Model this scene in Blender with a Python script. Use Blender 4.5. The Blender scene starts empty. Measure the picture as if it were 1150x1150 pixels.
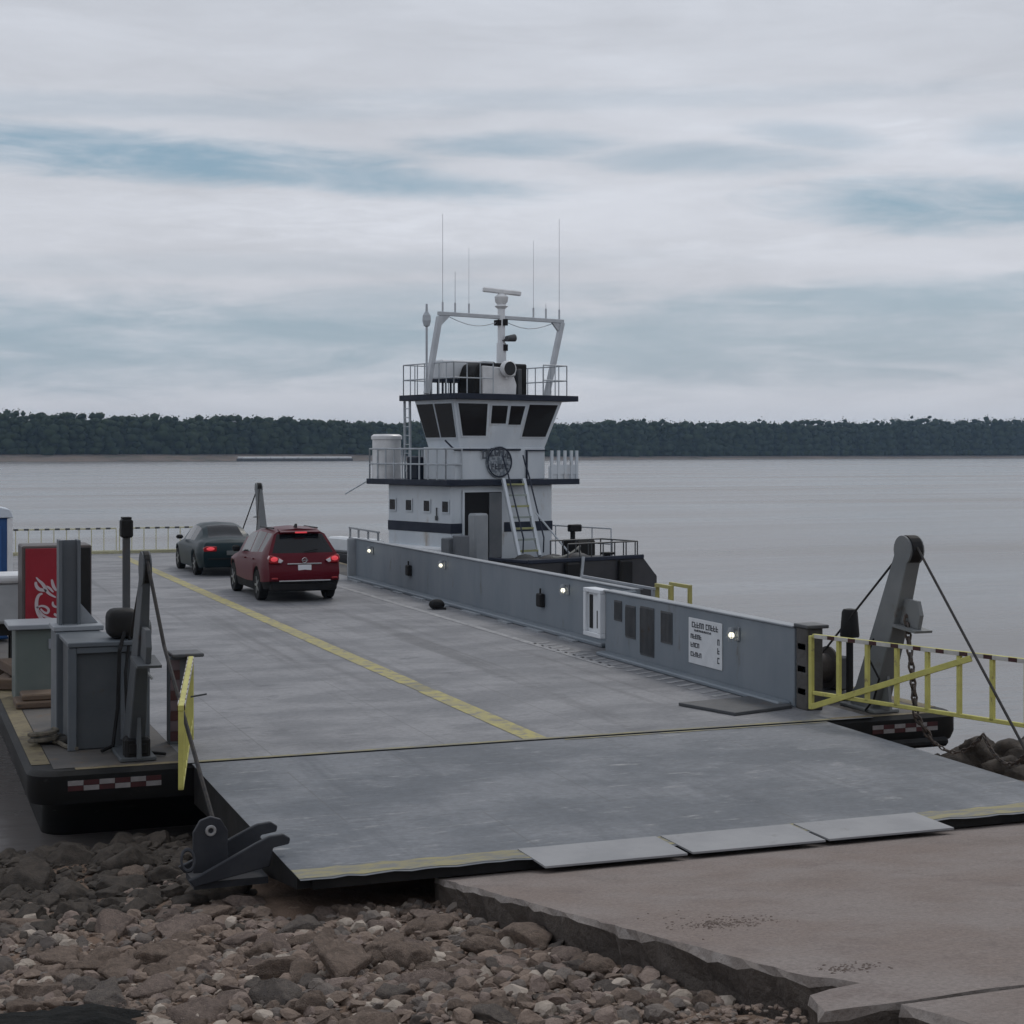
import bpy, bmesh, math, random
from mathutils import Vector, Matrix
R = math.radians
S = bpy.context.scene
COL = S.collection
random.seed(7)

# ------------------------------------------------------------------ camera
# deck frame: +Y runs along the ferry deck away from the shore, +X to the right, z = 0 is the deck
YAW = R(20.8)
cam = bpy.data.cameras.new('camera'); co = bpy.data.objects.new('camera', cam); COL.objects.link(co)
co.location = (0, 0, 3.44); co.rotation_euler = (R(90), 0, -YAW)
cam.sensor_width = 36; cam.lens = 36*1850/1150; cam.shift_y = -67/1150
cam.clip_start = 0.1; cam.clip_end = 9000
S.camera = co
S.render.resolution_x = 1024; S.render.resolution_y = 1024
S.view_settings.view_transform = 'Standard'; S.view_settings.look = 'None'
S.view_settings.exposure = 0.06; S.view_settings.gamma = 1.0

# ------------------------------------------------------------------ world + sun (thin overcast, soft sun high ahead)
SUN_EL, SUN_AZ = 48, 38          # azimuth measured from +Y towards +X
w = bpy.data.worlds.new('World'); S.world = w; w.use_nodes = True
nt = w.node_tree; nt.nodes.clear(); L = nt.links
def N(t, **k):
    n = nt.nodes.new(t)
    for a, b in k.items(): setattr(n, a, b)
    return n
def mth(op, a, b=None, c=None, clamp=False):
    n = N('ShaderNodeMath', operation=op); n.use_clamp = clamp
    for i, v in enumerate((a, b, c)):
        if v is None: continue
        if isinstance(v, (int, float)): n.inputs[i].default_value = v
        else: L.new(v, n.inputs[i])
    return n.outputs[0]
def mixc(f, a, b):
    n = N('ShaderNodeMix', data_type='RGBA')
    for s, v in ((n.inputs[0], f), (n.inputs[6], a), (n.inputs[7], b)):
        if isinstance(v, (int, float)): s.default_value = v
        elif isinstance(v, tuple): s.default_value = (*v, 1)
        else: L.new(v, s)
    return n.outputs[2]
tc = N('ShaderNodeTexCoord'); sep = N('ShaderNodeSeparateXYZ'); L.new(tc.outputs['Generated'], sep.inputs[0])
az = mth('ARCTAN2', sep.outputs[0], sep.outputs[1]); el = sep.outputs[2]
cmb = N('ShaderNodeCombineXYZ'); L.new(mth('MULTIPLY', az, 9.0), cmb.inputs[0]); L.new(mth('MULTIPLY', el, 48.0), cmb.inputs[1])
def noise(vec, sc, det, rough=.55, dist=0.0):
    n = N('ShaderNodeTexNoise'); n.inputs['Scale'].default_value = sc; n.inputs['Detail'].default_value = det
    n.inputs['Roughness'].default_value = rough; n.inputs['Distortion'].default_value = dist
    L.new(vec, n.inputs['Vector']); return n.outputs[0]
n1 = noise(cmb.outputs[0], 1.0, 7, .6, .6)
n2 = noise(cmb.outputs[0], .33, 4, .5, .3)
n3 = noise(cmb.outputs[0], 3.2, 6, .6, .4)
sky = N('ShaderNodeTexSky', sky_type='NISHITA'); sky.sun_disc = False
sky.sun_elevation = R(SUN_EL); sky.sun_rotation = R(SUN_AZ); sky.air_density = 1.2; sky.dust_density = 2.0
gaps = None     # (azimuth px, row px, half width, half height, tilt, weight): openings in the cloud, in world angles
def A(u): return YAW + math.atan((u-575)/1850)
def E(v): return math.sin(math.atan((508-v)/1850))
for u, v, hw, hh, tilt, wt in ((150,182,310,24,-.02,1.0), (430,203,200,18,-.07,.85), (1055,240,165,28,-.06,1.0), (575,163,120,15,0,.6), (800,181,150,17,-.03,.5),
                               (920,160,80,14,-.12,.42), (1150,165,70,22,0,.42), (150,388,560,50,.02,.72), (480,335,240,18,.03,.45), (1000,345,380,26,.04,.7), (760,388,760,46,0,.62),
                               (100,130,420,14,.02,.25), (700,112,420,12,.0,.22), (300,300,500,14,.02,.15)):
    a0, e0, sw, sh = A(u), E(v), hw/1850, hh/1850
    da = mth('SUBTRACT', az, a0)
    de = mth('SUBTRACT', mth('SUBTRACT', el, e0), mth('MULTIPLY', da, tilt))
    q = mth('ADD', mth('POWER', mth('ABSOLUTE', mth('DIVIDE', da, sw)), 2.0), mth('POWER', mth('ABSOLUTE', mth('DIVIDE', de, sh)), 2.0))
    q = mth('ADD', q, mth('MULTIPLY', mth('SUBTRACT', n1, .5), 2.9))
    q = mth('ADD', q, mth('MULTIPLY', mth('SUBTRACT', n3, .5), 1.2))
    mr = N('ShaderNodeMapRange', interpolation_type='SMOOTHSTEP'); L.new(q, mr.inputs[0])
    mr.inputs[1].default_value = 1.8; mr.inputs[2].default_value = -.5; mr.inputs[3].default_value = 0; mr.inputs[4].default_value = wt
    gaps = mr.outputs[0] if gaps is None else mth('MAXIMUM', gaps, mr.outputs[0])
up = N('ShaderNodeMapRange'); L.new(el, up.inputs[0]); up.inputs[1].default_value = 0; up.inputs[2].default_value = .3
low = mixc(up.outputs[0], (5.85, 5.98, 6.4), (5.5, 5.8, 6.4))
cn = mth('ADD', mth('MULTIPLY', n2, .42), mth('ADD', mth('MULTIPLY', n1, .26), mth('ADD', mth('MULTIPLY', n3, .08), .63)))
for u, v, hw, hh, k_ in ((1090,185,170,40,.13), (620,240,420,50,.10), (200,250,360,36,.10), (1000,290,300,22,.07), (880,150,160,16,.07), (560,60,500,22,.05)):      # brighter banks of cloud
    q = mth('ADD', mth('POWER', mth('ABSOLUTE', mth('DIVIDE', mth('SUBTRACT', az, A(u)), hw/1850)), 2.0), mth('POWER', mth('ABSOLUTE', mth('DIVIDE', mth('SUBTRACT', el, E(v)), hh/1850)), 2.0))
    q = mth('ADD', q, mth('MULTIPLY', mth('SUBTRACT', n3, .5), 3.5))
    mr = N('ShaderNodeMapRange', interpolation_type='SMOOTHSTEP'); L.new(q, mr.inputs[0]); mr.inputs[1].default_value = 1.6; mr.inputs[2].default_value = -.6; mr.inputs[3].default_value = 0; mr.inputs[4].default_value = k_
    cn = mth('ADD', cn, mr.outputs[0])
vm = N('ShaderNodeVectorMath', operation='SCALE'); L.new(low, vm.inputs[0]); L.new(cn, vm.inputs['Scale'])
sk = N('ShaderNodeVectorMath', operation='MULTIPLY'); L.new(sky.outputs[0], sk.inputs[0]); sk.inputs[1].default_value = (.42, .42, .42)
bluegap = mixc(.35, (2.45, 4.15, 5.6), sk.outputs[0])
res = mixc(gaps, vm.outputs[0], bluegap)
bg = N('ShaderNodeBackground'); bg.inputs[1].default_value = .1; L.new(res, bg.inputs[0])
out = N('ShaderNodeOutputWorld'); L.new(bg.outputs[0], out.inputs[0])
sl = bpy.data.lights.new('sun', 'SUN'); sl.energy = .65; sl.angle = R(12); sl.color = (1, .95, .88)
so = bpy.data.objects.new('sun', sl); COL.objects.link(so); so.location = (20, 30, 60)
sd = Vector((math.sin(R(SUN_AZ))*math.cos(R(SUN_EL)), math.cos(R(SUN_AZ))*math.cos(R(SUN_EL)), math.sin(R(SUN_EL))))
so.rotation_euler = sd.to_track_quat('Z', 'Y').to_euler()

# ------------------------------------------------------------------ materials
MATS = {}
def mat(name, c1, c2=None, c3=None, scale=2.0, stretch=(1, 1, 1), rough=.6, metal=0.0, bump=0.0, bscale=None, thr=(.55, .7), spec=.5,
        emit=None, estr=0.0, trans=0.0, seams=None, tracks=None, scuff=.62, speck=None, coat=0.0, detail=8, thr12=(.35, .65), world=False):
    if name in MATS: return MATS[name]
    m = bpy.data.materials.new(name); m.use_nodes = True; t = m.node_tree; p = t.nodes['Principled BSDF']
    p.inputs['Roughness'].default_value = rough; p.inputs['Metallic'].default_value = metal
    p.inputs['Specular IOR Level'].default_value = spec
    p.inputs['Base Color'].default_value = (*c1, 1)
    if coat: p.inputs['Coat Weight'].default_value = coat; p.inputs['Coat Roughness'].default_value = .05
    if emit: p.inputs['Emission Color'].default_value = (*emit, 1); p.inputs['Emission Strength'].default_value = estr
    if trans: p.inputs['Transmission Weight'].default_value = trans
    if c2 or bump:
        tcn = t.nodes.new('ShaderNodeTexCoord'); mp = t.nodes.new('ShaderNodeMapping'); mp.inputs['Scale'].default_value = stretch
        if world:
            g = t.nodes.new('ShaderNodeNewGeometry'); t.links.new(g.outputs['Position'], mp.inputs[0])
        else: t.links.new(tcn.outputs['Object'], mp.inputs[0])
    def nz(sc, d=detail, r=.6):
        n = t.nodes.new('ShaderNodeTexNoise'); n.inputs['Scale'].default_value = sc; n.inputs['Detail'].default_value = d
        n.inputs['Roughness'].default_value = r; t.links.new(mp.outputs[0], n.inputs['Vector']); return n.outputs[0]
    def rng(s, a, b):
        r = t.nodes.new('ShaderNodeMapRange'); r.interpolation_type = 'SMOOTHSTEP'; t.links.new(s, r.inputs[0]); r.inputs[1].default_value = a; r.inputs[2].default_value = b; return r.outputs[0]
    def mx(f, a, b):
        n = t.nodes.new('ShaderNodeMix'); n.data_type = 'RGBA'; t.links.new(f, n.inputs[0])
        for s, v in ((n.inputs[6], a), (n.inputs[7], b)):
            if isinstance(v, tuple): s.default_value = (*v, 1)
            else: t.links.new(v, s)
        return n.outputs[2]
    if c2:
        c = mx(rng(nz(scale), *thr12), c1, c2)
        if c3: c = mx(rng(nz(scale*2.3, 10, .7), *thr), c, c3)
        if tracks:       # long worn streaks running fore and aft
            tcol, tst, tsc, tth = tracks
            mp2 = t.nodes.new('ShaderNodeMapping'); mp2.inputs['Scale'].default_value = tst; t.links.new(mp.inputs[0].links[0].from_socket, mp2.inputs[0])
            n_ = t.nodes.new('ShaderNodeTexNoise'); n_.inputs['Scale'].default_value = tsc; n_.inputs['Detail'].default_value = 7; n_.inputs['Roughness'].default_value = .65; t.links.new(mp2.outputs[0], n_.inputs['Vector'])
            f_ = rng(n_.outputs[0], *tth); m_ = t.nodes.new('ShaderNodeMath'); m_.operation = 'MULTIPLY'; m_.inputs[1].default_value = .6; t.links.new(f_, m_.inputs[0])
            c = mx(m_.outputs[0], c, tcol)
            n2_ = t.nodes.new('ShaderNodeTexNoise'); n2_.inputs['Scale'].default_value = 7; n2_.inputs['Detail'].default_value = 9; n2_.inputs['Roughness'].default_value = .75
            mp3 = t.nodes.new('ShaderNodeMapping'); mp3.inputs['Scale'].default_value = (.25, 1.3, 1); t.links.new(mp.inputs[0].links[0].from_socket, mp3.inputs[0]); t.links.new(mp3.outputs[0], n2_.inputs['Vector'])
            f_ = rng(n2_.outputs[0], .57, .68); m_ = t.nodes.new('ShaderNodeMath'); m_.operation = 'MULTIPLY'; m_.inputs[1].default_value = scuff; t.links.new(f_, m_.inputs[0])
            c = mx(m_.outputs[0], c, (.34, .335, .33))
        if seams:
            bk = t.nodes.new('ShaderNodeTexBrick'); bk.inputs['Scale'].default_value = 1; bk.inputs['Brick Width'].default_value = seams[0]; bk.inputs['Row Height'].default_value = seams[1]
            bk.inputs['Mortar Size'].default_value = .012; bk.inputs['Mortar Smooth'].default_value = .6; bk.offset = .5; t.links.new(mp.inputs[0].links[0].from_socket, bk.inputs['Vector'])
            m_ = t.nodes.new('ShaderNodeMath'); m_.operation = 'MULTIPLY'; m_.inputs[1].default_value = .35; t.links.new(bk.outputs['Fac'], m_.inputs[0])
            c = mx(m_.outputs[0], c, (.06, .058, .056))
        if speck:        # fine grain of the surface itself
            r_ = t.nodes.new('ShaderNodeMapRange'); t.links.new(nz(speck[0], 5, .75), r_.inputs[0]); r_.inputs[1].default_value = .3; r_.inputs[2].default_value = .7
            r_.inputs[3].default_value = 1-speck[1]; r_.inputs[4].default_value = 1+speck[1]
            v_ = t.nodes.new('ShaderNodeVectorMath'); v_.operation = 'SCALE'; t.links.new(c, v_.inputs[0]); t.links.new(r_.outputs[0], v_.inputs['Scale']); c = v_.outputs[0]
        t.links.new(c, p.inputs['Base Color'])
        rr = t.nodes.new('ShaderNodeMapRange'); t.links.new(nz(scale*1.7), rr.inputs[0])
        rr.inputs[3].default_value = max(.02, rough-.15); rr.inputs[4].default_value = min(1, rough+.15); t.links.new(rr.outputs[0], p.inputs['Roughness'])
    if bump:
        b = t.nodes.new('ShaderNodeBump'); b.inputs['Strength'].default_value = bump; b.inputs['Distance'].default_value = .05
        t.links.new(nz(bscale or scale*4), b.inputs['Height']); t.links.new(b.outputs[0], p.inputs['Normal'])
    MATS[name] = m; return m
GREY = mat('grey_paint', (.088, .104, .120), (.118, .130, .145), (.075, .062, .052), scale=1.1, rough=.55, bump=.12, thr=(.62, .74))
WALL = mat('bulwark_paint', (.16, .19, .22), (.195, .222, .25), (.12, .12, .118), scale=.8, stretch=(1, 1.2, .45), rough=.55, bump=.12, thr=(.58, .74))
GREYL = mat('light_grey_paint', (.23, .25, .275), (.29, .31, .33), (.15, .12, .10), scale=1.4, rough=.5, bump=.1, thr=(.62, .75))
DGREY = mat('dark_grey_steel', (.05, .054, .06), (.075, .078, .082), (.06, .045, .036), scale=2, rough=.55, bump=.15)
BLACK = mat('black_steel', (.012, .012, .013), (.02, .019, .018), (.035, .03, .026), scale=1.5, spec=.18, rough=.6, bump=.1, thr=(.6, .75))
HULLM = mat('hull_black', (.008, .0082, .0085), (.014, .0135, .013), (.10, .098, .094), scale=.8, stretch=(1, .35, 2), spec=.18, rough=.6, bump=.15, thr=(.60, .74))
RUBBER = mat('rubber', (.013, .013, .014), (.02, .02, .02), scale=4, spec=.18, rough=.8)
WHITE = mat('white_paint', (.62, .65, .68), (.72, .74, .76), (.42, .40, .37), scale=.9, stretch=(1, 1, .5), rough=.4, bump=.04, thr=(.66, .85))
WHITEP = mat('white_plain', (.72, .73, .74), (.62, .63, .64), scale=3, rough=.4)
YEL = mat('yellow_paint', (.54, .51, .14), (.45, .42, .12), (.22, .17, .08), scale=4.5, rough=.6, thr=(.58, .70), bump=.12)
GTAPE = mat('gate_tape_white', (.52, .51, .48), (.44, .43, .40), scale=9, rough=.4)
YELLINE = mat('worn_yellow_line', (.42, .37, .13), (.34, .30, .14), (.21, .20, .175), scale=2.2, stretch=(.9, 1, 1), rough=.75, thr=(.46, .62), world=True)
YELWORN = mat('faded_yellow_line', (.25, .225, .13), (.31, .275, .12), (.17, .17, .16), scale=2.4, rough=.75, thr=(.42, .60), stretch=(.6, 2, 1), world=True)
WHITELINE = mat('worn_white_line', (.36, .36, .36), (.29, .29, .30), (.20, .20, .21), scale=3.0, rough=.75, thr=(.46, .62), world=True)
TAN = mat('tan_edge_paint', (.20, .165, .09), (.15, .12, .07), (.09, .07, .05), scale=3, rough=.8, thr=(.5, .65), world=True)
RUST = mat('rust', (.072, .058, .048), (.055, .047, .042), (.035, .03, .028), scale=4, rough=.85, bump=.3)
RED = mat('tape_red', (.07, .02, .024), (.055, .018, .02), scale=9, rough=.4)
TWHITE = mat('tape_white', (0.268, 0.255, 0.255), (0.210, 0.197, 0.197), scale=9, rough=.4)
DTAPE = mat('tape_dark_red', (0.060, 0.011, 0.013), (0.040, 0.010, 0.011), scale=9, rough=.5)
GLASS = mat('dark_glass', (.008, .009, .011), rough=.08, spec=.28)
CHROME = mat('chrome', (.7, .7, .7), rough=.15, metal=1.0)
CABLE = mat('wire_rope', (.03, .03, .032), (.05, .045, .04), scale=20, spec=.1, rough=.6)
CHAINM = mat('chain_steel', (.07, .06, .055), (.10, .075, .06), scale=12, rough=.6, metal=.4)
LAMP = mat('lit_bulb', (1, .97, .85), emit=(1, .95, .74), estr=1.6)
WOOD = mat('old_timber', (0.132, 0.090, 0.058), (0.102, 0.068, 0.048), (0.048, 0.037, 0.031), scale=2, stretch=(1, 6, 6), rough=.8, bump=.2)
BLUE = mat('blue_plastic', (.014, .07, .21), (.012, .06, .18), scale=2, rough=.45)
SIGNW = mat('sign_white', (.66, .68, .70), (.60, .62, .64), scale=5, rough=.45)
INK = mat('sign_ink', (.03, .035, .045), rough=.6)

# ------------------------------------------------------------------ mesh builder
class MB:
    def __init__(s): s.b = bmesh.new(); s.mi = 0
    def _fin(s, verts, M=None):
        if M is not None: bmesh.ops.transform(s.b, matrix=M, verts=verts)
        fs = set(f for v in verts for f in v.link_faces)
        for f in fs: f.material_index = s.mi
        return s
    def box(s, x0, x1, y0, y1, z0, z1, bev=0.0, M=None, seg=1):
        r = bmesh.ops.create_cube(s.b, size=1)['verts']
        bmesh.ops.transform(s.b, matrix=Matrix.Translation(((x0+x1)/2, (y0+y1)/2, (z0+z1)/2)) @ Matrix.Diagonal((x1-x0, y1-y0, z1-z0, 1)), verts=r)
        if bev:
            es = list(set(e for v in r for e in v.link_edges))
            g = bmesh.ops.bevel(s.b, geom=es, offset=min(bev, .45*min(x1-x0, y1-y0, z1-z0)), segments=seg, affect='EDGES', profile=.5)
            r = list(set(v for f in g['faces'] for v in f.verts) | set(v for v in r if v.is_valid))
        return s._fin(r, M)
    def tube(s, p, q, r, n=8, r2=None, caps=True):
        p, q = Vector(p), Vector(q); d = q-p
        if d.length < 1e-6: return s
        v = bmesh.ops.create_cone(s.b, cap_ends=caps, segments=n, radius1=r, radius2=r if r2 is None else r2, depth=d.length)['verts']
        return s._fin(v, Matrix.Translation((p+q)/2) @ d.to_track_quat('Z', 'Y').to_matrix().to_4x4())
    def path(s, pts, r, n=6):
        for a, b in zip(pts, pts[1:]): s.tube(a, b, r, n)
        for a in pts[1:-1]: s.ball(a, r, 1)
        return s
    def bar(s, p, q, w, h, up=(0, 0, 1), bev=0.0):
        p, q = Vector(p), Vector(q); d = (q-p); y = d.normalized(); x = y.cross(Vector(up))
        if x.length < 1e-4: x = y.cross(Vector((0, 1, 0)))
        x.normalize(); z = x.cross(y)
        M = Matrix((x, y, z)).transposed().to_4x4(); M.translation = (p+q)/2
        return s.box(-w/2, w/2, -d.length/2, d.length/2, -h/2, h/2, bev, M)
    def ball(s, c, r, sub=2, sc=(1, 1, 1)):
        v = bmesh.ops.create_icosphere(s.b, subdivisions=sub, radius=r)['verts']
        return s._fin(v, Matrix.Translation(c) @ Matrix.Diagonal((*sc, 1)))
    def prism(s, poly, axis, a0, a1, bev=0.0):      # poly in the two other axes, extruded along axis
        def P(u, v, a): return {'x': (a, u, v), 'y': (u, a, v), 'z': (u, v, a)}[axis]
        v0 = [s.b.verts.new(P(u, v, a0)) for u, v in poly]; v1 = [s.b.verts.new(P(u, v, a1)) for u, v in poly]
        n = len(poly); fs = [s.b.faces.new(v0), s.b.faces.new(v1[::-1])]
        for i in range(n): fs.append(s.b.faces.new((v0[i], v1[i], v1[(i+1) % n], v0[(i+1) % n])))
        bmesh.ops.recalc_face_normals(s.b, faces=fs)
        vs = v0+v1
        if bev:
            es = list(set(e for f in fs for e in f.edges))
            g = bmesh.ops.bevel(s.b, geom=es, offset=bev, segments=1, affect='EDGES', profile=.5)
            vs = list(set(v for f in g['faces'] for v in f.verts) | set(v for v in vs if v.is_valid))
        return s._fin(vs)
    def lathe(s, prof, c=(0, 0, 0), n=16, axis='z'):
        rings = []
        for r, h in prof:
            ring = []
            for i in range(n):
                a = 2*math.pi*i/n; x, y = r*math.cos(a), r*math.sin(a)
                p = {'z': (x, y, h), 'y': (x, h, y), 'x': (h, x, y)}[axis]
                ring.append(s.b.verts.new(Vector(c)+Vector(p)))
            rings.append(ring)
        fs = []
        for a, b in zip(rings, rings[1:]):
            for i in range(n): fs.append(s.b.faces.new((a[i], a[(i+1) % n], b[(i+1) % n], b[i])))
        for ring in (rings[0], rings[-1]): fs.append(s.b.faces.new(ring))
        bmesh.ops.recalc_face_normals(s.b, faces=fs)
        return s._fin([v for r in rings for v in r])
    def torus(s, c, Rr, r, M=None, n=16, k=6, sc=(1, 1, 1)):
        vs = [[s.b.verts.new((sc[0]*(Rr+r*math.cos(b))*math.cos(a), sc[1]*(Rr+r*math.cos(b))*math.sin(a), sc[2]*r*math.sin(b)))
               for b in (2*math.pi*j/k for j in range(k))] for a in (2*math.pi*i/n for i in range(n))]
        for i in range(n):
            for j in range(k): s.b.faces.new((vs[i][j], vs[(i+1) % n][j], vs[(i+1) % n][(j+1) % k], vs[i][(j+1) % k]))
        return s._fin([v for r_ in vs for v in r_], Matrix.Translation(c) @ (M or Matrix()))
    def quad(s, *pts):
        return s._fin([v for v in s.b.faces.new([s.b.verts.new(p) for p in pts]).verts])
    def sheet(s, x0, x1, y0, y1, z): return s.quad((x0, y0, z), (x1, y0, z), (x1, y1, z), (x0, y1, z))
    def mat_i(s, i): s.mi = i; return s
    def build(s, name, mats, parent=None, world=True, smooth=None):
        if parent is not None and world:
            root = parent
            off = Vector((0, 0, 0))
            while root is not None: off += root.location; root = root.parent
            bmesh.ops.translate(s.b, vec=-off, verts=s.b.verts)
        me = bpy.data.meshes.new(name)
        if smooth is not None:
            for f in s.b.faces: f.smooth = True
            for e in s.b.edges:
                if len(e.link_faces) == 2 and e.calc_face_angle(0) > R(smooth): e.smooth = False
        s.b.to_mesh(me); s.b.free()
        for m in (mats if isinstance(mats, (list, tuple)) else [mats]): me.materials.append(m)
        o = bpy.data.objects.new(name, me); COL.objects.link(o)
        if parent is not None: o.parent = parent
        return o
def tag(o, label=None, cat=None, group=None, kind=None):
    if label: o['label'] = label
    if cat: o['category'] = cat
    if group: o['group'] = group
    if kind: o['kind'] = kind
    return o
def thing(name, label, cat, loc=(0, 0, 0), rz=0, group=None):
    o = bpy.data.objects.new(name, None); o.empty_display_size = .2; COL.objects.link(o)
    o.location = loc; o.rotation_euler = (0, 0, rz); return tag(o, label, cat, group)
def solo(mb, name, mats, label, cat, loc=None, group=None, smooth=None):      # a thing that is one mesh, origin at its base
    if loc is not None: bmesh.ops.translate(mb.b, vec=-Vector(loc), verts=mb.b.verts)
    o = mb.build(name, mats, None, smooth=smooth)
    if loc is not None: o.location = loc
    return tag(o, label, cat, group)
def dup(root, loc, rz=None, label=None, group=None):
    r = root.copy(); COL.objects.link(r); r.location = loc
    if rz is not None: r.rotation_euler = (0, 0, rz)
    if label: r['label'] = label
    if group: r['group'] = group
    for ch in list(root.children):
        c = ch.copy(); COL.objects.link(c); c.parent = r
        for g in list(ch.children):
            d = g.copy(); COL.objects.link(d); d.parent = c
    return r
def c2w(r, f): return (f*math.sin(YAW)+r*math.cos(YAW), f*math.cos(YAW)-r*math.sin(YAW))
def chain(mb, pts, link=.06, r=.009):
    pts = [Vector(p) for p in pts]; tot = 0; k = 0
    for a, b in zip(pts, pts[1:]):
        d = (b-a); n = max(1, round(d.length/(link*.78))); q = d.to_track_quat('X', 'Z').to_matrix().to_4x4()
        for i in range(n):
            M = q @ Matrix.Rotation(R(90)*(k % 2), 4, 'X'); k += 1
            mb.torus(a+d*((i+.5)/n), link*.33, r, M, 8, 5, (1.5, .8, 1))
    return mb

# ------------------------------------------------------------------ shore ground, slipway, river, far bank
WATER_Z = -1.0
def rnd_noise(x, y, s=1.0):
    from mathutils import noise as mn
    return mn.noise(Vector((x*s, y*s, 3.7)))
def gz(x, y):       # shore ground under the rocks
    z = -.42 + .155*(12.9-y)
    if x > 12.2: z += min(1.0, (x-12.2)/2.0)*.35*max(0, min(1, (y-9)/6))
    if x < 2.5 and y > 12: z -= min(1, (2.5-x)/3)*.12
    if 3.2 < x < 4.4 and y < 9.5: z += .13*min(1, (9.5-y)/2.0)*(x-3.2)/1.2
    z += .07*rnd_noise(x, y, .6)+.05*rnd_noise(x, y, 1.9)
    if y > 12.5: z += .16*min(1, (y-12.5)/2.5)+.22*max(0, min(1, (y-14.5)/2.5))
    if y > 18.2: z -= .30*(y-18.2)
    return max(z, -6)
_wr = random.Random(99)
def wet_shaded(x, y): return x < 3.8 and _wr.random() < (y+.9*rnd_noise(x, y, .9)-13.4)/2.6  # stones here get a dark colour for damp plus the barge's shadow
def sz(y): return -.12+.155*(12.9-y)       # top of the slipway
GROUND = mat('shore_soil', (0.210, 0.146, 0.108), (0.142, 0.102, 0.078), (0.337, 0.251, 0.197), scale=1.6, spec=.1, rough=.95, bump=.8, bscale=14, thr=(.6, .7), world=True)
def axis_pts(a, b, mid0, mid1, fine, coarse):
    o = []; v = a
    while v < b:
        o.append(v); v += fine if mid0 <= v < mid1 else coarse
    o.append(b); return o
b = MB(); xs = axis_pts(-60, 60, -5, 18, .22, 3.0); ys = axis_pts(-45, 40, 5, 21, .22, 2.0)
g = [[b.b.verts.new((x, y, gz(x, y)+(.035*rnd_noise(x, y, 4.5)+.02*rnd_noise(x, y, 9) if -5 < x < 18 and 5 < y < 21 else 0))) for y in ys] for x in xs]
for i in range(len(xs)-1):
    for j in range(len(ys)-1): b.b.faces.new((g[i][j], g[i+1][j], g[i+1][j+1], g[i][j+1]))
tag(b.build('ground', GROUND, smooth=60), kind='structure')

CONC = mat('slipway_concrete', (0.231, 0.188, 0.166), (0.260, 0.225, 0.207), (0.194, 0.159, 0.145), scale=.9, stretch=(1, .8, 1), spec=.15, rough=.9, bump=.4, bscale=55, thr=(.5, .75), world=True, tracks=((.165, .142, .128), (.5, .16, 1), 1.2, (.5, .68)), scuff=.16, speck=(38, .24))
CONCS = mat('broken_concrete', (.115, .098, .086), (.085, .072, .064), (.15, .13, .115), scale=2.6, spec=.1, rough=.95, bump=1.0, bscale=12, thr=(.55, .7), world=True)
CONCE = mat('chipped_concrete', (.30, .27, .25), (.22, .19, .17), (.17, .145, .13), scale=4, spec=.15, rough=.9, bump=.6, bscale=20, thr=(.5, .7), world=True)
def slab(name, outline, t, seed, jag=.05):
    rr = random.Random(seed); pts = []
    for (x0, y0, rough_), (x1, y1, _) in zip(outline, outline[1:]+outline[:1]):
        n = max(1, int(math.hypot(x1-x0, y1-y0)/.16)) if rough_ else 1
        for i in range(n):
            k = i/n; j = jag*rough_
            pts.append((x0+(x1-x0)*k+(rr.uniform(-j, j)*.6 if i else 0)+(j*.8*rnd_noise(x0+k*5, y0+k*7, 1.1)), y0+(y1-y0)*k+(rr.uniform(-j, j) if i else 0)))
    b = MB(); n = len(pts)
    top = [b.b.verts.new((x, y, sz(y))) for x, y in pts]
    lip = []; bot = []
    cx = sum(p[0] for p in pts)/n; cy = sum(p[1] for p in pts)/n
    for x, y in pts:
        lip.append(b.b.verts.new((x-rr.uniform(.0, .04)*(1 if x < cx else -1), y, sz(y)-.04+rr.uniform(-.025, .02))))
    for x, y in pts: bot.append(b.b.verts.new((x+rr.uniform(-.06, .08), y, sz(y)-t+rr.uniform(-.03, .03))))
    mid = [b.b.verts.new((x+.02+rr.uniform(-.045, .03), y, sz(y)-t*.42+rr.uniform(-.04, .04))) for x, y in pts]
    fs = [b.b.faces.new(top)]
    for A_, B_ in ((top, lip), (lip, mid), (mid, bot)):
        for i in range(n): fs.append(b.b.faces.new((A_[i], B_[i], B_[(i+1) % n], A_[(i+1) % n])))
    bmesh.ops.recalc_face_normals(b.b, faces=fs)
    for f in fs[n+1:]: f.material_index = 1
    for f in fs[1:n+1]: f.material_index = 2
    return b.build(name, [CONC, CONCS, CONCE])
tag(slab('slipway', [(4.4, 13.45, 1), (4.42, 10.6, 1), (4.44, 9.0, 1), (4.44, 7.6, 1), (4.56, 7.10, 1), (4.2, 6.98, 1), (4.05, 6.60, .4), (12.4, 6.56, .3), (12.4, 13.45, 0)], .5, 3, .028), kind='structure')
tag(slab('slipway', [(4.42, 6.535, 1), (4.42, -20, 0), (12.4, -20, 0), (12.4, 6.535, .3)], .5, 5, .03), kind='structure')

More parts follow.
